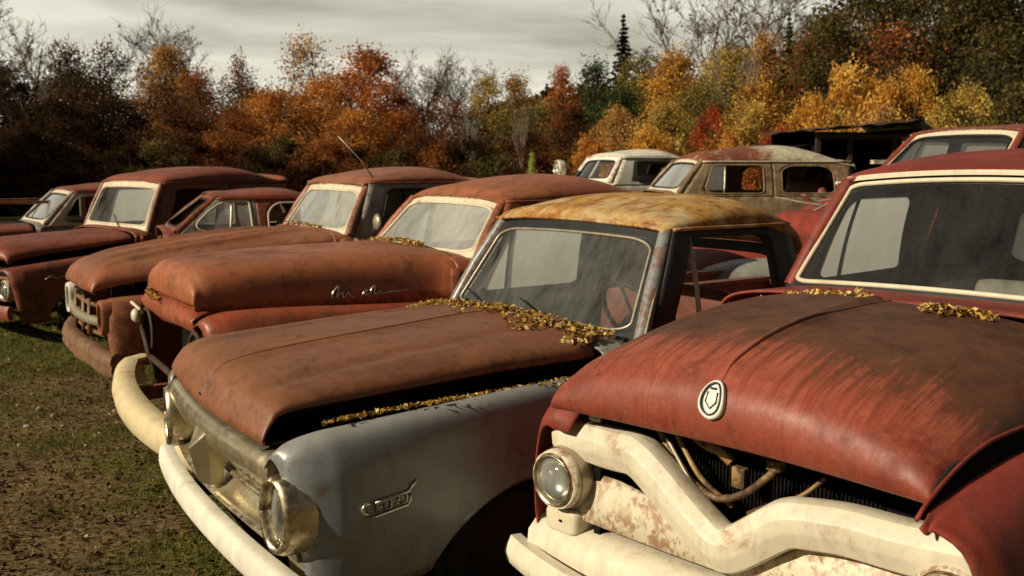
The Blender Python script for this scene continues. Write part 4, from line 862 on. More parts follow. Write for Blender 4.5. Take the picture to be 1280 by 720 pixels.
# ================================================================== cars standing behind the row
def old_car(name, loc, rz, label, p, hood, trunk, fk=None, front=True, cat='car', group='old cars standing behind the row of trucks'):
    r = empty(name, loc, rz, label, cat, group)
    if hood: MB().grid(shell(hood, 36, 45, wob=.006, seed=p.get('seed', 1))).build('hood', p['m_hood'], r, thick=.01)
    if trunk: MB().grid(shell(trunk, 26, 41, wob=.006, seed=5)).build('trunk_lid', p['m_body'], r, thick=.01)
    x0, x3, sw = p['x0'], p['x3'], p['sw']
    xf = hood[0][0] if hood else .2
    if fk is None and hood:
         fk = [(xf+.02, .72, .68, .76, .55, .70), (xf-.03, .80, .69, .80, .55, .78), (xf-.2, .86, .70, .83, .56, .84), (.5, .92, .70, .84, .58, .90), (.05, .98, .70, .83, .60, .96)]
    fp = dict(keys=fk, bottom=.34, arch=(.75, .20, .44, .40), skew=.06, shoulder=.14) if hood else None
    if hood:
        for s in (1, -1): fender(r, s, fp, p.get('m_fender', p['m_body'])); wheel(r, .75, s*.66, .32, .32, .16)
    if trunk:
        xe = trunk[-1][0]; zt = trunk[0][2]
        fr = [(x3+.05, zt+.02, sw-.05, sw+.02, sw-.14, zt), (x3-.3, zt+.01, sw-.05, sw+.03, sw-.15, zt), (lerp(x3, xe, .7), zt-.05, sw-.08, sw+.01, sw-.18, zt-.06), (xe, zt-.20, sw-.12, sw-.04, sw-.22, zt-.2)]
        for s in (1, -1): fender(r, s, dict(keys=fr, bottom=.36, arch=(lerp(x3, xe, .35), .20, .42, .38), skew=0, shoulder=.14), p['m_body'], 'rear_fender')
        for s in (1, -1): wheel(r, lerp(x3, xe, .35), s*(sw-.12), .32, .32, .16)
    SW, co = cab(r, p)
    if front and hood:
        y = np.linspace(-.62, .62, 24)
        g = MB()
        for z in (.48, .56, .64): g.tube(np.stack([xf-.03*(y/.6)**2, y*.8, np.full(24, z)], 1), .02, 6)
        g.build('grille', M['oldtrim'], r)
        MB().grid(np.stack([np.stack([np.full(24, xf-.15), y, np.full(24, z)], 1) for z in (.36, .55, .75)], 1)).build('radiator_support', M['dark'], r)
        for s in (1, -1): disc_lamp(r, (xf+.0, s*.66, .62), .085, M['oldtrim'], .08)
        yb = np.linspace(-.86, .86, 33); MB().sweep(np.stack([xf+.16-.12*np.abs(yb)**2.2, yb, np.full(33, .42)], 1), [(-.03, .06), (.0, .065), (.02, .02), (.02, -.03), (0, -.06), (-.03, -.06)]).build('bumper', M['oldtrim'], r, auto=60)
    chassis(r, xf-.1, (trunk[-1][0] if trunk else x3), engine=False, wings=bool(hood))
    return r
def hoodrows(L, zr, zf, w=.6, cz=.10):
    return [(L-.05, zf+.01, zf, w*.78, 3.4, -.05), (L, zf+.05, zf+.01, w*.80, 3.2, -.06), (L-.03, zf+.12, zf+.03, w*.82, 3, -.08), (L-.2, zf+.2, zf+.06, w*.86, 2.8, -.06), (L*.5, lerp(zf, zr, .6)+.10, lerp(zf, zr, .5)+.02, w*.95, 2.7, 0), (.08, zr, zr-.10, w, 2.7, 0)]

def small_sedan():
    p = dict(x0=.0, bw=.60, bz=1.30, x1=-.40, tw=.50, tz=1.60, re=1.61, rw=.57, cz=1.70, xr=-1.55, rr=1.46, x3=-1.45, sw=.66, sbz=1.26, seed=41, ws_glass=False, m_roof=M['a_rust'], m_ws=M['a_rust'], m_body=M['a_rust'], m_hood=M['a_rust'], m_glass=M['glass_c'], cowl_x=.12, cowl_z=1.29, mg=.08,
             sides=[dict(quad=(-.03, -.80, -.78, -.42), hole=(-.10, -.74, -.72, -.42, .06, .90), rad=(.06, .12, .34, .40), frame=M['grey'], glass=M['glass_c'], glass_far=M['glass_w'], gasket=M['cream'], vent=(-.52, -.55)),
                    dict(name='quarter_panel', quad=(-.80, -1.45, -1.52, -.78), hole=(-.90, -1.34, -1.22, -.90, .08, .84), rad=(.1, .1, .5, .2), frame=M['a_rust'], gasket=M['cream'])])
    return old_car('sedan', (-3.56, 10.28, 0), R(203), 'small rusty sedan shell without its front, hazy side window, between panel truck and brown pickup', p, None, [(-1.40, 1.27, 1.18, .62, 3), (-1.8, 1.20, 1.1, .6, 3), (-2.2, 1.0, .9, .55, 3), (-2.3, .8, .72, .5, 3)])
def pale_sedan():
    p = dict(x0=.0, bw=.66, bz=1.15, x1=-.42, tw=.55, tz=1.55, re=1.565, rw=.62, cz=1.69, xr=-1.65, rr=1.42, x3=-1.55, sw=.72, sbz=1.10, seed=43, m_roof=M['a_rust'], m_ws=M['cream'], m_body=M['grey'], m_hood=M['a_rust'], m_glass=M['glass_c'], cowl_x=.12, cowl_z=1.14,
             sides=[dict(quad=(-.03, -.92, -.90, -.44), hole=(-.22, -.84, -.82, -.46, .08, .86), rad=(.06, .1, .2, .3), frame=M['cream'], gasket=M['grey']),
                    dict(name='quarter_panel', quad=(-.92, -1.55, -1.62, -.90), hole=(-1.0, -1.44, -1.32, -1.0, .10, .84), rad=(.1, .1, .5, .2), frame=M['a_rust'])])
    return old_car('sedan', (-6.95, 14.3, 0), R(218), 'old sedan with pale windscreen pillars and red roof behind the panel truck', p, hoodrows(1.4, 1.12, .82, .62), [(-1.5, 1.12, 1.02, .68, 3), (-1.9, 1.06, .96, .66, 3), (-2.4, .9, .8, .6, 3), (-2.5, .7, .62, .55, 3)])
def brown_wreck():
    p = dict(x0=.0, bw=.66, bz=1.10, x1=-.40, tw=.55, tz=1.42, re=1.43, rw=.62, cz=1.50, xr=-1.5, rr=1.35, x3=-1.5, sw=.72, sbz=1.05, seed=45, roof=False, drip=False, m_roof=M['b_rust'], m_ws=M['brown_metal'], m_body=M['b_rust'], m_hood=M['brown_metal'], m_glass=M['glass_c'], cowl_x=.12, cowl_z=1.09,
             sides=[dict(quad=(-.03, -1.5, -1.5, -.42), hole=(-.3, -1.40, -1.40, -.5, .08, .9), rad=.1, frame=M['b_rust'])])
    return old_car('car_wreck', (-8.2, 14.2, 0), R(214), 'roofless brown wreck at the left edge beyond the panel truck', p, hoodrows(1.4, 1.08, .80, .62), [(-1.45, 1.08, 1.0, .68, 3), (-1.9, 1.02, .92, .66, 3), (-2.4, .86, .78, .6, 3), (-2.5, .7, .62, .55, 3)])
def carryall():
    p = dict(x0=.0, bw=.70, bz=1.21, x1=-.30, tw=.58, tz=1.555, re=1.565, rw=.66, cz=1.765, xr=-2.20, rr=1.50, x3=-2.08, sw=.745, sbz=1.15, seed=47, m_roof=M['gr_white'], m_ws=M['cream'], m_body=M['tan'], m_hood=M['a_rust'], m_glass=M['glass_c'], cowl_x=.12, cowl_z=1.20, rn=2.3, m_drip=M['cream'], m_rear=M['glass_e'], flip=False,
             sides=[dict(quad=(-.03, -1.16, -1.16, -.34), hole=(-.30, -1.04, -1.04, -.42, .08, .88), rad=(.1, .12, .12, .24), frame=M['tan'], glass_far=M['glass_w'], gasket=M['tan'], vent=(-.55, -.58)),
                    dict(name='quarter_panel', quad=(-1.16, -2.08, -2.16, -1.16), hole=(-1.26, -1.92, -1.90, -1.26, .08, .86), rad=(.14, .3, .3, .14), frame=M['tan'], gasket=M['tan'])])
    return old_car('station_wagon', (1.89, 12.39, ground_h(1.89, 12.39)), R(186), 'tan wagon with white roof rusting at the front, beyond the ochre roofed pickup', p, hoodrows(1.45, 1.17, .85, .64), [(-2.05, 1.16, 1.06, .70, 3), (-2.2, 1.10, 1.0, .68, 3), (-2.35, .9, .8, .64, 3), (-2.38, .7, .6, .6, 3)], group='cars on the bank behind the row')
def white_truck():
    p = dict(x0=.0, bw=.70, bz=1.31, x1=-.23, tw=.60, tz=1.65, re=1.665, rw=.66, cz=1.80, xr=-1.42, rr=1.58, x3=-1.34, sw=.745, sbz=1.25, seed=49, m_roof=M['white'], m_ws=M['white'], m_body=M['white'], m_hood=M['white'], m_glass=M['glass_e'], cowl_x=.12, cowl_z=1.30, rn=2.4, mg=.12, mgb=.10, mgt=.14, split=True, m_drip=M['white'],
             sides=[dict(quad=(-.03, -1.34, -1.40, -.26), hole=(-.44, -1.12, -1.10, -.46, .08, .84), rad=.14, frame=M['white'], gasket=M['rubber'])])
    r = old_car('pickup_truck', (1.25, 15.69, ground_h(1.25, 15.69)), R(199), 'white rounded pickup cab with dark windows, farthest back near the trees', p, hoodrows(1.45, 1.27, .90, .60), None, group='cars on the bank behind the row')
    bed(r, -1.44, -2.9, .72, 1.10, .72, M['white'])
    l = disc_lamp(r, (.32, -.62, 1.50), .115, M['white'], .10, 'spot_lamp')
    MB().tube([(.30, -.62, 1.40), (.26, -.64, 1.25), (.2, -.6, 1.05)], .016, 6).build('lamp_stalk', M['white'], l)
    return r
def red_roof_truck():
    p = dict(x0=.0, bw=.70, bz=1.46, x1=-.44, tw=.60, tz=1.87, re=1.885, rw=.67, cz=1.985, xr=-2.1, rr=1.78, x3=-2.1, sw=.77, sbz=1.42, seed=51, m_roof=M['a_rust'], m_ws=M['cream'], m_body=M['e_red'], m_hood=M['e_red'], m_glass=M['glass_e'], cowl_x=.12, cowl_z=1.45, rn=2.8, m_drip=M['cream'],
             sides=[dict(quad=(-.03, -1.12, -1.14, -.46), hole=(-.22, -1.02, -1.02, -.52, .06, .86), rad=(.06, .1, .1, .14), frame=M['d_black'], glass_far=M['glass_w'], gasket=M['oldtrim'], vent=(-.48, -.62)),
                    dict(name='quarter_panel', quad=(-1.12, -2.1, -2.1, -1.14), hole=(-1.20, -1.96, -1.96, -1.20, .06, .86), rad=.1, frame=M['d_black'], glass_far=M['glass_w'], gasket=M['oldtrim'])])
    return old_car('station_wagon', (4.05, 9.55, ground_h(4.05, 9.55)), R(206), 'red roofed wagon with pale pillars standing behind the big red pickup', p, hoodrows(1.4, 1.42, 1.0, .64), [(-2.1, 1.42, 1.3, .74, 3), (-2.25, 1.36, 1.2, .72, 3), (-2.4, 1.1, 1.0, .68, 3), (-2.42, .8, .7, .62, 3)], group='cars on the bank behind the row')
def red_hulk():
    r = empty('car_wreck', (2.5, 8.75, ground_h(2.5, 8.75)), R(196), 'roofless red car body with grey front wing and cream side strip, behind the ochre cab', 'car', 'cars on the bank behind the row')
    rows = [(1.02, .62, .40, .40, 3), (1.06, .80, .40, .50, 3.2), (1.0, .98, .40, .58, 3.4), (.75, 1.08, .40, .66, 3.6), (.35, 1.12, .40, .72, 3.8), (.08, 1.17, .40, .75, 3.8), (-.06, 1.31, .40, .76, 4), (-.3, 1.345, .40, .77, 4), (-1.2, 1.335, .40, .77, 4), (-1.6, 1.22, .40, .74, 3.6), (-1.95, .98, .40, .66, 3.2), (-2.02, .6, .40, .5, 3)]
    b = MB().grid(shell(rows, 60, 61, wob=.012, seed=61)).build('body', M['e_red'], r, thick=.01)
    MB().tube(np.stack([np.linspace(.0, -1.7, 20), np.full(20, .775)-.05*sstep(-1.2, -1.7, np.linspace(0, -1.7, 20)), np.full(20, .845)], 1), .016, 6).build('side_strip', M['cream'], b)
    s_ = MB(); xs = np.linspace(.02, -1.62, 16); s_.grid(np.stack([np.stack([np.full(6, x), np.array([.772, .786, .79, .785, .775, .76])-.04*float(sstep(-1.2, -1.65, x)), np.linspace(.83, .40, 6)], 1) for x in xs])); s_.build('sill_panel', M['b_rust'], r, thick=.01)
    fk = [(1.22, .86, .74, .84, .56, .84), (1.14, .94, .75, .90, .57, .93), (.9, .985, .76, .93, .60, .99), (.4, .98, .78, .94, .64, 1.0), (-.1, .93, .80, .93, .68, .97), (-.22, .86, .78, .90, .70, .92)]
    for s in (1, -1): fender(r, s, dict(keys=fk, bottom=.34, arch=(.72, .40, .40, .47), skew=.05, shoulder=.10), M['grey'])
    for s in (1, -1): wheel(r, .72, s*.74, .30, .32, .16)
    disc_lamp(r, (1.18, .70, .74), .085, M['oldtrim'], .1); disc_lamp(r, (1.18, -.70, .74), .085, M['oldtrim'], .1)
    return r, rows
def scrap(root, rows):
    rg = np.random.default_rng(5)
    t = empty('scrap_pile', tuple(to_world(root, np.array([-.5, 0, 1.34]))), root.rotation_euler.z, 'heap of bent trim and dry branches lying on the red car body', 'scrap')
    for i in range(14):
        x = rg.uniform(-.75, .55); y = rg.uniform(-.35, .6); L = rg.uniform(.25, .7); a = rg.uniform(-.6, .6)
        P = np.array([[x-L/2*math.cos(a), y-L/2*math.sin(a), rg.uniform(.02, .05)], [x, y+rg.uniform(-.05, .05), rg.uniform(.06, .2)], [x+L/2*math.cos(a), y+L/2*math.sin(a), rg.uniform(.02, .22)]])
        MB().tube(cpath(P, 9), np.linspace(.018, .006, 9), 6).build('branch', M['wood'], t)
    for i in range(5):
        x = rg.uniform(-.7, .5); y = rg.uniform(.0, .62); P = cpath([(x-.25, y, .02), (x-.1, y+.05, .13), (x+.1, y-.03, .10), (x+.24, y+.03, .16)], 16)
        MB().sweep(P, [(-.02, .004), (.02, .004), (.02, -.004), (-.02, -.004)]).build('bent_strip', M['cream'] if i % 2 else M['oldtrim'], t)
    g = MB(); G = np.zeros((9, 9, 3))
    for i, u in enumerate(np.linspace(0, 1, 9)):
        for j, v in enumerate(np.linspace(0, 1, 9)): G[i, j] = (-.95-.45*u, .30-.5*v, .03+.34*u*(1-.3*v)+.04*math.sin(5*v+3*u))
    g.grid(G); g.build('bent_panel', M['grey'], t, thick=.008)
def dark_box():
    t = empty('truck_body', (4.75, 14.3, ground_h(4.75, 14.3)), R(8), 'collapsed dark box body with torn sheet roof at the edge of the trees', 'truck body', 'cars on the bank behind the row')
    b = MB(); h = 2.02
    b.box((0, .75, h/2), (1.5, .05, h)); b.box((-.75, 0, h/2-.12), (.05, 1.5, h-.24)); b.box((.75, 0, h/2), (.05, 1.5, h)); b.box((0, 0, .55), (1.5, 1.5, .06))
    b.box((-.3, -.76, .95), (.85, .05, .9)); b.box((.60, -.76, 1.0), (.25, .05, 1.7))
    b.build('box_body', M['dark'], t, smooth=False)
    fr = MB()
    for x in (-.74, -.28, .36, .74): fr.box((x, -.79, .98), (.06, .05, 1.94))
    fr.box((0, -.80, 1.90), (1.5, .05, .07)); fr.build('frame_post', M['iron'], t, smooth=False)
    MB().box((.33, -.84, 1.56), (.62, .10, .055)).build('shelf_board', M['white'], t, smooth=False, bevel=.006)
    MB().box((.52, -.80, 1.74), (.10, .03, .20)).build('paper_notice', M['badge_white'], t, smooth=False)
    G = np.zeros((24, 12, 3))
    for i, u in enumerate(np.linspace(-.95, 1.15, 24)):
        for j, v in enumerate(np.linspace(-.95, .8, 12)):
            G[i, j] = (u, v+.04*math.sin(u*9), 2.06+.09*min(u, .62)-.55*max(0, u-.66)+.012*math.sin(u*17+v*3)+.012*math.sin(v*9+u*5))
    MB().grid(G[:19]).build('roof_sheet', M['iron'], t, thick=.012); MB().grid(G[18:]).build('roof_flap', M['grey'], t, thick=.012)
    lg = MB(); G = np.zeros((10, 6, 3))
    for i, u in enumerate(np.linspace(0, 1, 10)):
        for j, v in enumerate(np.linspace(0, 1, 6)): G[i, j] = (-.70-1.15*u, -.7+1.3*v, 1.78-.35*u**1.4+.03*math.sin(8*u+4*v))
    lg.grid(G).build('torn_sheet', M['dark'], t, thick=.012)
    for x in (-.7, .7): MB().box((x, 0, .27), (.12, 1.2, .54)).build('support_beam', M['iron'], t, smooth=False)

grey_truck(); red_truck(); orange_truck(); brown_truck(); panel_truck()
small_sedan(); pale_sedan(); brown_wreck(); carryall(); white_truck(); red_roof_truck()
_r, _rows = red_hulk(); scrap(_r, _rows); dark_box()

# ------------------------------------------------------------------ trees
BARK = plain('bark', (.060, .046, .034), .9, var=.5, scale=6)
PALEBARK = plain('pale_bark', (.26, .22, .16), .85, var=.4, scale=8)
TW = plain('twigs', (.13, .105, .08), .9, var=.3, scale=3)
def limb(b, p, q, r0, r1, rg, n=6, k=5, sag=.0):
    p, q = np.array(p, float), np.array(q, float); L = np.linalg.norm(q-p)
    t = np.linspace(0, 1, n)[:, None]; P = p+(q-p)*t+rg.normal(size=(n, 3))*L*.035*np.sin(t*math.pi); P[:, 2] += sag*L*np.sin(t[:, 0]*math.pi)
    b.tube(P, np.linspace(r0, r1, n), k, cap=False); return P
def ball(rg, n):
    d = rg.normal(size=(n, 3)); d /= np.linalg.norm(d, axis=1)[:, None]
    return d*(rg.uniform(0, 1, (n, 1))**.55)*(1+.25*np.sin(d[:, :1]*6+d[:, 1:2]*5+rg.uniform(0, 6)))
def broad(seed, h=8.0, w=.30, low=.22, clumps=50, leaves=300, ls=.066, spread=.075, top=.98, flat=.0):
    rg = np.random.default_rng(seed); b = MB(); tr = limb(b, (0, 0, -.2), (rg.normal()*.03*h, rg.normal()*.03*h, h*.80), .026*h, .006*h, rg, 9, 7)
    C = []; T = []
    for i in range(clumps):
        zf = low+(top-low)*(i+rg.uniform(.2, .8))/clumps
        prof = math.sin(math.pi*min(1, max(.06, (zf-low+.08)/(top-low+.10)))**.85)**.75
        a = rg.uniform(0, 2*math.pi); rr = w*h*prof*math.sqrt(rg.uniform(.12, 1))
        c = np.array([rr*math.cos(a), rr*math.sin(a), zf*h])
        k = min(.78, max(.12, zf-.18)); base = tr[int(k/.8*8)]
        limb(b, base, c, .007*h*(1.1-zf), .0012*h, rg, 6, 4, .05)
        for _ in range(2): limb(b, lerp(base, c, .6), c+rg.normal(size=3)*spread*h, .0022*h, .0008*h, rg, 4, 3)
        n = int(leaves*rg.uniform(.5, 1.4)); s = spread*h*rg.uniform(.7, 1.25)
        L = c+ball(rg, n)*np.array([s, s, s*.72])*1.75; C.append(L)
        T.append(np.clip(rg.normal(.5+rg.normal()*.13, .16, n)+.12*(L[:, 2]/h-.5), 0, 1))
    C = np.concatenate(C); T = np.concatenate(T); A, B = rand_axes(len(C), ls, .15, rg)
    return b, (C, A, B, T)
def bare(seed, h=8.0, depth=5, fan=.55):
    rg = np.random.default_rng(seed); b = MB()
    def grow(p, d, L, r, lv):
        d = d/np.linalg.norm(d); q = p+d*L; P = limb(b, p, q, r, r*.6, rg, 5, 6 if lv == 0 else (4 if lv < 2 else 3))
        if lv >= depth: return
        for _ in range(4 if lv else 6):
            t = rg.uniform(.35, 1); s = P[min(4, int(t*4.99))]
            nd = d+rg.normal(size=3)*fan; nd[2] = abs(nd[2])*.7+.35
            grow(s, nd, L*rg.uniform(.45, .72), max(r*.50, .0065), lv+1)
    grow(np.array([0, 0, -.2]), np.array([rg.normal()*.06, rg.normal()*.06, 1]), h*.42, .011*h, 0)
    n = 260; V = np.concatenate(b.v); V = V[V[:, 2] > h*.3]; C = V[rg.integers(0, len(V), n)]+rg.normal(size=(n, 3))*.05; A, B = rand_axes(n, .05, .1, rg)
    return b, (C, A, B, np.clip(rg.normal(.4, .2, n), 0, 1))
def spruce(seed, h=9.0, w=.17):
    rg = np.random.default_rng(seed); b = MB(); limb(b, (0, 0, -.2), (0, 0, h), .016*h, .002*h, rg, 8, 7); C = []; Tn = []
    for zf in np.linspace(.06, .985, 44):
        R_ = w*h*(1-zf)**.85+.03*h*(1-zf); n = int(7+7*(1-zf))
        for k in range(n):
            a = rg.uniform(0, 2*math.pi); L = R_*rg.uniform(.65, 1.12); m = int(14+46*(1-zf)); t = rg.uniform(.1, 1, m)
            P = np.stack([t*L*math.cos(a), t*L*math.sin(a), zf*h-t*L*.32+.10*L*t*t], 1)+rg.normal(size=(m, 3))*.035*(.4+L)
            C.append(P); Tn.append(np.clip(rg.normal(.45, .2, m), 0, 1))
    C = np.concatenate(C); A, B = rand_axes(len(C), .075, .2, rg)
    return b, (C, A, B, np.concatenate(Tn))
def shrub(seed, h=4.0, w=.5, leaves=330, ls=.048):
    rg = np.random.default_rng(seed); b = MB(); C = []; T = []
    for i in range(38):
        zf = (i+rg.uniform(.1, .9))/38*.95+.03; prof = math.sin(math.pi*min(1, .25+.72*zf))**.7
        a = rg.uniform(0, 2*math.pi); rr = w*h*prof*math.sqrt(rg.uniform(.05, 1)); c = np.array([rr*math.cos(a), rr*math.sin(a), zf*h])
        limb(b, (rg.normal()*.06*h, rg.normal()*.06*h, -.1), c, .009*h, .0016*h, rg, 6, 4, .06)
        n = int(leaves*rg.uniform(.5, 1.4)); s = .09*h*rg.uniform(.7, 1.2); L = c+ball(rg, n)*np.array([s, s, s*.75])*1.75; C.append(L)
        T.append(np.clip(rg.normal(.5+rg.normal()*.13, .17, n)+.12*(zf-.5), 0, 1))
    C = np.concatenate(C); A, B = rand_axes(len(C), ls, .15, rg)
    return b, (C, A, B, np.concatenate(T))

def ramp5(d, m, l): return [(0, tuple(x*.55 for x in d)), (.3, d), (.6, m), (.9, l), (1, tuple(min(.9, x*1.15) for x in l))]
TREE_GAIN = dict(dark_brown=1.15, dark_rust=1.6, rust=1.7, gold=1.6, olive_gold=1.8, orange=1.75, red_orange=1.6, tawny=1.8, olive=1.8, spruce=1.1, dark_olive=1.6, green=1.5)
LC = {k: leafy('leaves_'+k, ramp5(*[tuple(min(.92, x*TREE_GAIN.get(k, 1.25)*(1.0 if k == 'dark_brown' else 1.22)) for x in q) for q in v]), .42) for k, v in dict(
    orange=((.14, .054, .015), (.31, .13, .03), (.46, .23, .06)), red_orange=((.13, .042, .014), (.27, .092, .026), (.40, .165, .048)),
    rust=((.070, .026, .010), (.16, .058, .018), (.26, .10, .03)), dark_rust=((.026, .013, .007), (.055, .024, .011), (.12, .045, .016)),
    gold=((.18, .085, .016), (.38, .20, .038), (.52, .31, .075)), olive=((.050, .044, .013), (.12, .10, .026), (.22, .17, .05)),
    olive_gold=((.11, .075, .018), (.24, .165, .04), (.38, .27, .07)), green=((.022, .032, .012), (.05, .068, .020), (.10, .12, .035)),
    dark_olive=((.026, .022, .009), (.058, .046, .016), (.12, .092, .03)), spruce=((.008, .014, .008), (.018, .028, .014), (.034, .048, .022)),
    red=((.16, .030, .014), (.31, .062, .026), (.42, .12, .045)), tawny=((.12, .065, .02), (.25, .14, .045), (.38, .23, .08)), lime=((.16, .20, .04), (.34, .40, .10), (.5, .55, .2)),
    dark_brown=((.020, .012, .007), (.042, .023, .012), (.085, .044, .019))).items()}  # darkest leaf tone: shade of the left trees put into the colour
PROTO = {}
def proto(key, fn, *a, **k):
    b, L = fn(*a, **k); me = bpy.data.meshes.new('trunk'); me.from_pydata(np.concatenate(b.v).tolist(), [], b.f); me.materials.append(BARK)
    me.polygons.foreach_set('use_smooth', [True]*len(b.f))
    PROTO[key] = (me, quads('crown', *L, LC['rust'], fold=.25), max(L[0][:, 2].max(), 1e-3), float(np.percentile(np.hypot(L[0][:, 0], L[0][:, 1]), 96)))
for i in range(4): proto('broad%d' % i, broad, 100+i, 8.0, .30, .16)
for i in range(2): proto('tall%d' % i, broad, 120+i, 9.0, .19, .14, 46, 260, .066, .062)
for i in range(2): proto('sparse%d' % i, broad, 130+i, 8.0, .27, .18, 52, 85, .075, .075)
for i in range(3): proto('bare%d' % i, bare, 140+i, 8.0)
proto('spruce0', spruce, 150)
for i in range(3): proto('shrub%d' % i, shrub, 160+i)
def tree(key, px, top, d, w, colour, label=None, cat='tree', group=None, bark=None, kindname=None):
    """px, top and width are where it stands and how high it reaches, d metres away"""
    tm, cm, h0, r0 = PROTO[key]; x = (px-640)/1230*d; g = float(ground_h(x, d)); H = 1.92+(209-top)/1230*d-g
    nm = kindname or ('shrub' if key.startswith('shrub') else 'bare_tree' if key.startswith('bare') else 'spruce_tree' if key.startswith('spruce') else 'broadleaf_tree')
    t = empty(nm, (x, d, g), rng.uniform(0, 6.28), label, cat, group); sz = H/h0; sx = (w/1230*d/2)/r0 if w else sz
    t.scale = (sx, sx, sz)
    for n_, me, mat in (('trunk', tm, bark or (TW if key.startswith('bare') else BARK)), ('crown', cm, LC[colour])):
        o = bpy.data.objects.new(n_, me); COL.objects.link(o); o.parent = t
        o.material_slots[0].link = 'OBJECT'; o.material_slots[0].material = mat
    return t
TR = [
 # px, top, depth, width, proto, colour, label
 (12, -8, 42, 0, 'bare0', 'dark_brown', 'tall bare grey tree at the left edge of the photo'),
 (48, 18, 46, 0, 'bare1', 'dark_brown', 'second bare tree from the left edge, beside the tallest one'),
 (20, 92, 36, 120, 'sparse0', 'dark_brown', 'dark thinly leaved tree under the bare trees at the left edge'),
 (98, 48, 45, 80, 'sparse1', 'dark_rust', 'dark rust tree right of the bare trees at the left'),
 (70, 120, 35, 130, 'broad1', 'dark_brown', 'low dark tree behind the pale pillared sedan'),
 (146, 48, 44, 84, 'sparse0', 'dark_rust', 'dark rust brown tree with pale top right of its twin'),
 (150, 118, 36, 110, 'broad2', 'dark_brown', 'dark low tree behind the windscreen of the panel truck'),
 (228, 28, 52, 0, 'bare2', 'dark_brown', 'bare twigged tree showing above the yellow orange tree at the left'),
 (214, 54, 44, 100, 'broad0', 'tawny', 'yellow orange tree above the roof of the panel truck'),
 (255, 78, 42, 90, 'sparse1', 'rust', 'rusty brown tree just right of the yellow orange one'),
 (228, 128, 34, 120, 'broad3', 'dark_rust', 'dark low tree behind the panel truck roof'),
 (308, 62, 44, 64, 'sparse0', 'rust', 'narrow rust coloured tree between the yellow orange and the big red orange tree'),
 (390, 36, 46, 90, 'sparse1', 'tawny', 'thin brownish tree with a spire top left of the big red orange tree'),
 (452, 54, 43, 150, 'broad1', 'red_orange', 'big red orange maple above the brown pickup'),
 (410, 92, 38, 110, 'broad2', 'orange', 'bright orange tree in front of the big red orange maple at its left'),
 (485, 96, 41, 100, 'broad3', 'red_orange', 'red orange tree right of the big maple'),
 (340, 108, 36, 100, 'broad0', 'orange', 'low orange tree behind the gap between panel truck and brown pickup'),
 (440, 132, 33, 120, 'broad2', 'orange', 'low glowing orange tree behind the aerial of the brown pickup'),
 (300, 130, 33, 90, 'broad3', 'rust', 'low dark orange tree right of the panel truck roof'),
 (540, 66, 46, 0, 'bare0', 'rust', 'bare twiggy tree right of the red orange trees'),
 (575, 74, 47, 0, 'bare2', 'rust', 'bare pale tree at the gap in the tree line'),
 (520, 80, 47, 0, 'bare1', 'rust', 'bare tree directly beside the red orange tree'),
 (555, 118, 38, 90, 'sparse0', 'rust', 'thin rust tree behind the orange rust pickup roof'),
 (590, 128, 36, 80, 'sparse1', 'dark_rust', 'dark thin tree left of the yellow green trees'),
 (612, 92, 44, 66, 'tall0', 'olive_gold', 'yellow green tree left of the middle of the tree line'),
 (646, 84, 46, 64, 'tall1', 'tawny', 'golden brown tree at the middle of the tree line'),
 (630, 132, 38, 90, 'sparse0', 'olive', 'low olive tree behind the orange rust roof'),
 (700, 80, 44, 56, 'tall0', 'red_orange', 'narrow red orange tree left of the dark spruce'),
 (672, 120, 40, 80, 'sparse1', 'olive', 'thin olive tree left of the narrow red orange one'),
 (738, 66, 46, 70, 'tall1', 'green', 'dark green tree just left of the spruce'),
 (776, 26, 48, 62, 'spruce0', 'spruce', 'dark pointed spruce rising above the tree line'),
 (718, 128, 36, 90, 'broad1', 'dark_rust', 'dark tree behind the white pickup'),
 (800, 66, 42, 90, 'tall0', 'olive', 'olive green tree right of the spruce'),
 (772, 100, 36, 90, 'tall1', 'green', 'low green tree below the spruce'),
 (842, 52, 40, 92, 'tall1', 'gold', 'golden yellow tree right of the spruce'),
 (868, -14, 46, 0, 'bare1', 'rust', 'tall bare tree left of the two above the golden trees'),
 (914, -30, 46, 0, 'bare2', 'rust', 'tallest bare tree above the golden trees'),
 (905, 56, 38, 110, 'broad0', 'olive_gold', 'broad golden olive tree with pale trunks above the wagon'),
 (946, 38, 40, 76, 'tall0', 'tawny', 'tawny tree left of the dark green column'),
 (978, 24, 40, 48, 'spruce0', 'green', 'dark green column tree between tawny and brown trees'),
 (1012, 30, 38, 90, 'broad2', 'rust', 'brown tree right of the dark green column'),
 (1065, -30, 36, 160, 'broad3', 'dark_olive', 'high dark olive tree above the golden shrubs'),
 (1160, -70, 35, 170, 'broad1', 'dark_olive', 'highest dark brown olive tree near the right'),
 (1250, -90, 33, 180, 'broad0', 'dark_olive', 'dark olive tree at the right edge of the photo'),
 (1110, -40, 41, 170, 'broad2', 'dark_olive', 'dark olive tree filling the gap between the two high ones'),
 (1215, -70, 40, 190, 'broad1', 'dark_brown', 'high dark brown tree behind the dark olive ones at the right'),
 (1040, 30, 42, 130, 'broad0', 'dark_rust', 'dark rust tree behind the large bright yellow shrub'),
 (1110, 20, 33, 130, 'sparse1', 'rust', 'brown thin tree in front of the high dark olive trees'),
 (1215, 30, 30, 130, 'sparse0', 'dark_olive', 'thin dark tree above the roof of the big red pickup'),
 (870, 100, 32, 100, 'broad2', 'olive', 'olive bush like tree above the white wagon roof'),
 (940, 92, 31, 96, 'tall1', 'gold', 'slender yellow tree right of the olive one above the wagon'),
]
for (px, top, d, w, key, c, lab) in TR: tree(key, px, top, d, w, c, lab)
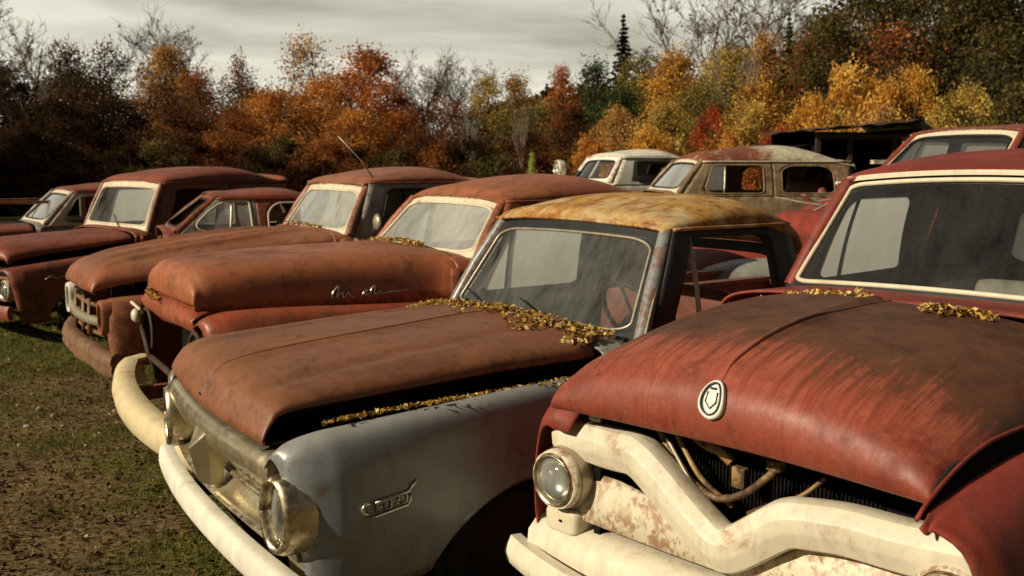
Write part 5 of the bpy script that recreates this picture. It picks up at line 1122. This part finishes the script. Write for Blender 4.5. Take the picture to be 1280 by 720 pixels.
SH = [
 (768, 128, 27, 90, 'shrub0', 'tawny', 'tawny shrub right behind the white pickup cab'), (742, 160, 25, 80, 'shrub1', 'orange', 'low orange shrub at the roof of the white pickup'),
 (812, 150, 25, 90, 'shrub2', 'gold', 'low yellow orange shrub between white pickup and wagon'), (835, 112, 28, 80, 'shrub1', 'olive_gold', 'olive gold shrub above the gap left of the wagon'),
 (884, 128, 26, 60, 'shrub0', 'red', 'narrow red shrub above the wagon roof'), (930, 120, 26, 110, 'shrub2', 'olive_gold', 'wide golden olive shrub above the wagon'),
 (962, 148, 23, 76, 'shrub1', 'red', 'bright red shrub behind the wagon'), (905, 158, 23, 70, 'shrub0', 'orange', 'low orange shrub left of the bright red one'),
 (1010, 112, 25, 110, 'shrub0', 'gold', 'yellow shrub left above the dark box body'), (1060, 72, 26, 120, 'shrub2', 'gold', 'large bright yellow shrub above the dark box body'),
 (1130, 68, 25, 120, 'shrub1', 'gold', 'large yellow shrub right of the brightest one'), (1195, 100, 23, 120, 'shrub0', 'olive_gold', 'olive gold shrub above the red roofed wagon'),
 (1262, 92, 22, 120, 'shrub2', 'dark_olive', 'dark shrub at the right edge above the red roofed wagon'), (1095, 128, 22, 100, 'shrub0', 'tawny', 'tawny shrub over the torn sheet roof'),
 (1020, 150, 21, 80, 'shrub1', 'orange', 'low orange shrub touching the dark box body'),
]
for (px, top, d, w, key, c, lab) in SH: tree(key, px, top, d, w, c, lab, 'shrub')
for i, (px, top, d) in enumerate([(895, 60, 33), (925, 78, 33), (938, 66, 34), (585, 120, 34), (655, 130, 30)]):
    tree('bare%d' % (i % 3), px, top, d, 34, 'olive', 'slim pale barked stem among the golden trees' if i < 3 else ('slim pale stem at the gap of the tree line' if i == 3 else 'slim pale stem left of the white pickup'), group='slim pale stems', bark=PALEBARK)
rb = np.random.default_rng(77)
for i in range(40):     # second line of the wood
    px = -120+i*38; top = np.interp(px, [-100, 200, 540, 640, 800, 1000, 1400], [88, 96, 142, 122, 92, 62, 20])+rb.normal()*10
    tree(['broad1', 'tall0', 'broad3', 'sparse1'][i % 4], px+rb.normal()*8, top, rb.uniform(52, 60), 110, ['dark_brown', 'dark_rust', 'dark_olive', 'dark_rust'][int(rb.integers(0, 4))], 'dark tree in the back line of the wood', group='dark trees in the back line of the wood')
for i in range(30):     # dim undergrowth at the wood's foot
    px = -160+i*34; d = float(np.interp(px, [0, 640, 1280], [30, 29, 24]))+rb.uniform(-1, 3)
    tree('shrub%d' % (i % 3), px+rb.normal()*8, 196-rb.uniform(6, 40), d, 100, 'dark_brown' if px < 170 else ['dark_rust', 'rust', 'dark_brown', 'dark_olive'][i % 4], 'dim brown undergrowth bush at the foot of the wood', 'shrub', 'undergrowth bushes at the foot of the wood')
for i in range(7):     # the wood goes on to the left, outside the photograph
    a = tree('broad%d' % (i % 4), 640+1230*(-30-2.5*i)/(22+4*i), 209, 22+4*i, 0, 'dark_rust', 'tree of the wood beyond the left edge', group='trees of the wood beyond the left edge'); a.scale = (1.3, 1.3, 1.5)
t = tree('tall0', 664, 186, 17, 15, 'lime', 'small yellow green sapling left of the white pickup', kindname='sapling')
# far wood: one mass
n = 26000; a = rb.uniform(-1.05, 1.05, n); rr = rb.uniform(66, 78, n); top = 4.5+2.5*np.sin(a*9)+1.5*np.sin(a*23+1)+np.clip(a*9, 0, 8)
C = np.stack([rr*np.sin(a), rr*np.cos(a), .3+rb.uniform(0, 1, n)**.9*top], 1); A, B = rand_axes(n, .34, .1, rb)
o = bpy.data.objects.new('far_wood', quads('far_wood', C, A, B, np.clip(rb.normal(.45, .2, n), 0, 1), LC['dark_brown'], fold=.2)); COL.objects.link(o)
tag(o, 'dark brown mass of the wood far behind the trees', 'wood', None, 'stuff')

# ------------------------------------------------------------------ ground
def axis(lo, hi, dlo, dhi, n0, n1):
    return np.unique(np.concatenate([-np.geomspace(max(1e-3, -lo-(-dlo))+1, 1, n1)+1+dlo if lo < dlo else [], np.linspace(dlo, dhi, n0), dhi-1+np.geomspace(1, hi-dhi+1, n1)]))
gx = axis(-260, 260, -9, 7, 230, 26); gy = axis(-60, 420, 1, 17, 230, 26)
X, Y = np.meshgrid(gx, gy, indexing='ij'); rg = np.random.default_rng(3); Z = ground_h(X, Y)
near = sstep(30, 14, np.hypot(X, Y-6))
for k, amp in ((.8, .03), (2.1, .016), (5, .009), (11, .006), (17, .004)):
    for _ in range(3):
        th = rg.uniform(0, 6.28); Z = Z+near*amp*np.sin(k*(X*math.cos(th)+Y*math.sin(th))+rg.uniform(0, 6))*.6
Z = Z-.01
def greenness(x, y):
    v = .76+.22*np.sin(x*.9+1.2*np.sin(y*.7)+2)+.18*np.sin(y*1.7+x*1.1)+.10*np.sin(x*4.1+2*np.sin(y*3))+.08*np.sin(y*6.3-x*5)
    return np.clip(v+.38*sstep(8.2, 10.6, y-.15*x)-.30*sstep(7.2, 5.8, y+.55*x)+.35*np.exp(-((y-(4.3-1.15*x))/.8)**2)*sstep(-4.5, -2, x), 0, 1)
n = NT('ground_soil'); v = n.coord('Object'); at = n.n('ShaderNodeAttribute', attribute_name='green')
f1 = n.noise(v, 7, 8, .7); f2 = n.noise(v, 28, 6, .7); f3 = n.noise(v, 1.6, 5, .6)
soil = n.mix(sm(n, f2, .35, .65), (.085, .058, .026), (.25, .175, .082)); soil = n.mix(sm(n, f1, .50, .66), soil, (.25, .18, .085))
grass = n.mix(sm(n, f2, .35, .68), (.065, .066, .015), (.20, .19, .048))
col = n.mix(sm(n, n.math('ADD', at.outputs['Fac'], n.math('MULTIPLY', n.math('SUBTRACT', f1, .5), .9)), .42, .66), soil, grass)
col = n.mix(n.math('MULTIPLY', sm(n, f3, .4, .7), .3), col, (.03, .02, .01))
h = n.math('ADD', f1, n.math('MULTIPLY', f2, .6))
GM = n.done(n.bsdf(Base_Color=col, Roughness=.95, Specular_IOR_Level=.1, Normal=n.bump(h, .55, .04)))
b = MB().grid(np.stack([X, Y, Z], -1)); g = b.build('ground', GM); tag(g, None, None, None, 'structure')
at = g.data.attributes.new('green', 'FLOAT', 'POINT'); at.data.foreach_set('value', greenness(X, Y).ravel().astype(np.float32))
def zat(x, y):
    i = np.clip(np.searchsorted(gx, x)-1, 0, len(gx)-2); j = np.clip(np.searchsorted(gy, y)-1, 0, len(gy)-2)
    u = (x-gx[i])/(gx[i+1]-gx[i]); w = (y-gy[j])/(gy[j+1]-gy[j])
    return (Z[i, j]*(1-u)+Z[i+1, j]*u)*(1-w)+(Z[i, j+1]*(1-u)+Z[i+1, j+1]*u)*w
def field(n):
    y = 3.4+(14.5-3.4)*rg.uniform(0, 1, n)**1.5; x = -8.5+rg.uniform(0, 1, n)*(8.5+.5*np.ones(n)); return x, y
x, y = field(190000); keep = rg.uniform(0, 1, len(x)) < np.clip(greenness(x, y)*1.5-.38, .03, 1); x, y = x[keep], y[keep]; N = len(x)
lean = rg.normal(size=(N, 3))*.5; lean[:, 2] = 1; lean /= np.linalg.norm(lean, axis=1)[:, None]; ln = rg.uniform(.018, .055, N)[:, None]
side = np.cross(lean, rg.normal(size=(N, 3))); side /= np.linalg.norm(side, axis=1)[:, None]
C = np.stack([x, y, zat(x, y)], 1)+lean*ln*.45
GB = leafy('grass_blades', [(0, (.06, .055, .012)), (.4, (.125, .13, .028)), (.75, (.23, .22, .055)), (1, (.36, .30, .12))], .4)
o = bpy.data.objects.new('grass', quads('grass', C, lean*ln*.55, side*.0042, np.clip(rg.normal(.45, .25, N), 0, 1), GB)); COL.objects.link(o); tag(o, 'short worn grass in front of the row of trucks', 'grass', None, 'stuff')
x, y = field(60000); keep = rg.uniform(0, 1, len(x)) < np.clip(1.25-greenness(x, y)*1.25, .12, 1); x, y = x[keep], y[keep]; N = len(x)
A, B = rand_axes(N, .0145, .5, rg); C = np.stack([x, y, zat(x, y)+rg.uniform(.003, .022, N)], 1)
GL = leafy('dead_leaves', [(0, (.035, .021, .010)), (.45, (.12, .075, .032)), (.75, (.24, .15, .062)), (.93, (.36, .24, .10)), (1, (.52, .40, .22))], .15)
o = bpy.data.objects.new('dead_leaves', quads('dead_leaves', C, A, B, np.clip(rg.normal(.42, .24, N), 0, 1), GL, fold=.4)); COL.objects.link(o); tag(o, 'brown dead leaves scattered over the bare soil', 'leaves', None, 'stuff')
ST = plain('pale_stone', (.36, .32, .25), .85, var=.25, scale=30)
for i, (px, py) in enumerate([(92, 571), (52, 530), (36, 522), (18, 543), (132, 523), (64, 545), (8, 520), (28, 505)]):
    d = 1.92*1230/(py-209)*1.0; d = d*(1+((py-360)/1230)*math.tan(R(7))); x_ = (px-640)/1230*d*1.0
    q = MB(); u = np.linspace(0, math.pi, 9); w = np.linspace(0, 2*math.pi, 12, endpoint=False); s_ = .013*rg.uniform(.7, 1.5); ph = rg.uniform(0, 6, 3)
    G = np.stack([np.outer(np.sin(u), np.cos(w)), np.outer(np.sin(u), np.sin(w)), np.outer(np.cos(u), np.ones(12))], -1)
    G = G*(1+.18*np.sin(3*G[..., :1]+ph[0])+.15*np.sin(4*G[..., 1:2]+ph[1]))*np.array([s_*1.3, s_, s_*.7]); q.grid(G, closev=True)
    o = q.build('stone', ST); o.location = (x_, d, float(zat(np.array([x_]), np.array([d]))[0])+.008); tag(o, 'pale stone lying on the brown soil at the left' if i else 'lone pale stone lying nearest on the brown soil', 'stone', 'pale stones on the soil')

WEED = plain('dry_weed', (.34, .25, .11), .8, var=.4)
for i, (px, py, h_, lab) in enumerate([(655, 700, .30, 'dry weed standing by the far end of the cream bumper of the red pickup'), (120, 470, .26, 'dry weed in front of the bumper of the brown pickup'), (60, 425, .30, 'dry weed between the panel truck and the brown pickup'), (232, 640, .20, 'short dry weed beside the white bumper of the grey pickup')]):
    d = 3.55 if i == 0 else 1.92*1230/(py-209)*(1+((py-360)/1230)*math.tan(R(7))); x_ = (px-640)/1230*d; z_ = float(zat(np.array([x_]), np.array([d]))[0]); t = empty('weed', (x_, d, z_), 0, lab, 'weed', 'dry weeds by the trucks')
    q = MB(); C_ = []
    for k in range(6):
        e_ = np.array([rg.normal()*.22*h_, rg.normal()*.22*h_, h_*rg.uniform(.6, 1)]); P = limb(q, (0, 0, -.02), e_, .004, .0015, rg, 6, 4, .1); C_.append(P[2:])
    q.build('stalk', WEED, t); C_ = np.concatenate(C_); C_ = np.repeat(C_, 4, 0)+rg.normal(size=(len(C_)*4, 3))*.012; A, B = rand_axes(len(C_), .013, .1, rg)
    o = bpy.data.objects.new('weed_leaf', quads('weed_leaf', C_, A, B, np.clip(rg.normal(.75, .2, len(C_)), 0, 1), GB, fold=.3)); COL.objects.link(o); o.parent = t; o['kind'] = 'stuff'

# ------------------------------------------------------------------ sky, sun, camera
SUN_AZ = math.atan2(-.91, -.41); SUN_EL = R(28)       # the sun stands to the left and a little behind the camera
w = bpy.data.worlds.new('World'); scene.world = w; w.use_nodes = True; nt = w.node_tree; nt.nodes.clear()
N_ = lambda ty, **k: (lambda x: ([setattr(x, a, b) for a, b in k.items()], x)[1])(nt.nodes.new(ty))
out = N_('ShaderNodeOutputWorld'); sky = N_('ShaderNodeTexSky', sky_type='NISHITA'); sky.sun_disc = False; sky.sun_elevation = SUN_EL; sky.sun_rotation = SUN_AZ
sky.air_density = 1.4; sky.dust_density = 2.5
b1 = N_('ShaderNodeBackground'); b1.inputs[1].default_value = .06; nt.links.new(sky.outputs[0], b1.inputs[0])
tc = N_('ShaderNodeTexCoord'); sp = N_('ShaderNodeSeparateXYZ'); nt.links.new(tc.outputs['Generated'], sp.inputs[0])
mp = N_('ShaderNodeMapping'); mp.inputs['Scale'].default_value = (1.3, 1.3, 9.0); mp.inputs['Location'].default_value = (2.4, .6, .9); nt.links.new(tc.outputs['Generated'], mp.inputs[0])
ns = N_('ShaderNodeTexNoise'); ns.inputs['Scale'].default_value = 1.7; ns.inputs['Detail'].default_value = 7; ns.inputs['Roughness'].default_value = .52; ns.inputs['Distortion'].default_value = .3; nt.links.new(mp.outputs[0], ns.inputs[0])
cr = N_('ShaderNodeValToRGB'); nt.links.new(ns.outputs[0], cr.inputs[0]); e = cr.color_ramp.elements
e[0].position = .30; e[0].color = (.40, .372, .295, 1); e[1].position = .54; e[1].color = (1.08, 1.03, .86, 1)
zr = N_('ShaderNodeMapRange', interpolation_type='SMOOTHSTEP'); zr.inputs[1].default_value = .03; zr.inputs[2].default_value = .42; zr.inputs[3].default_value = 1.0; zr.inputs[4].default_value = .22; nt.links.new(sp.outputs[2], zr.inputs[0])
yr = N_('ShaderNodeMapRange', interpolation_type='SMOOTHSTEP'); yr.inputs[1].default_value = -.35; yr.inputs[2].default_value = .85; yr.inputs[3].default_value = .09; yr.inputs[4].default_value = 1.0; nt.links.new(sp.outputs[1], yr.inputs[0])   # sky dimmed behind the camera, added to keep shaded sides dark
zy = N_('ShaderNodeMath', operation='MULTIPLY'); nt.links.new(zr.outputs[0], zy.inputs[0]); nt.links.new(yr.outputs[0], zy.inputs[1])
b2 = N_('ShaderNodeBackground'); nt.links.new(cr.outputs[0], b2.inputs[0]); nt.links.new(zy.outputs[0], b2.inputs[1])
mx = N_('ShaderNodeMixShader'); mx.inputs[0].default_value = .86; nt.links.new(b1.outputs[0], mx.inputs[1]); nt.links.new(b2.outputs[0], mx.inputs[2]); nt.links.new(mx.outputs[0], out.inputs[0])
sl = bpy.data.lights.new('sun', 'SUN'); sl.energy = 5.0; sl.angle = R(.6); sl.color = (1.0, .87, .66)
so = bpy.data.objects.new('sun', sl); COL.objects.link(so)
sd = Vector((math.sin(SUN_AZ)*math.cos(SUN_EL), math.cos(SUN_AZ)*math.cos(SUN_EL), math.sin(SUN_EL)))
so.rotation_euler = sd.to_track_quat('Z', 'Y').to_euler(); so.location = (-20, -8, 20)
cd = bpy.data.cameras.new('camera'); co = bpy.data.objects.new('camera', cd); COL.objects.link(co)
co.location = (0, 0, 1.92); co.rotation_euler = (R(90-7.0), 0, 0); cd.sensor_width = 36; cd.lens = 1230/1280*36; cd.clip_start = .05; cd.clip_end = 2000
cd.dof.use_dof = True; cd.dof.focus_distance = 3.9; cd.dof.aperture_fstop = 4.5
scene.camera = co
scene.view_settings.view_transform = 'Standard'; scene.view_settings.look = 'None'; scene.view_settings.exposure = 0; scene.view_settings.gamma = 1
scene.cycles.transparent_max_bounces = 16
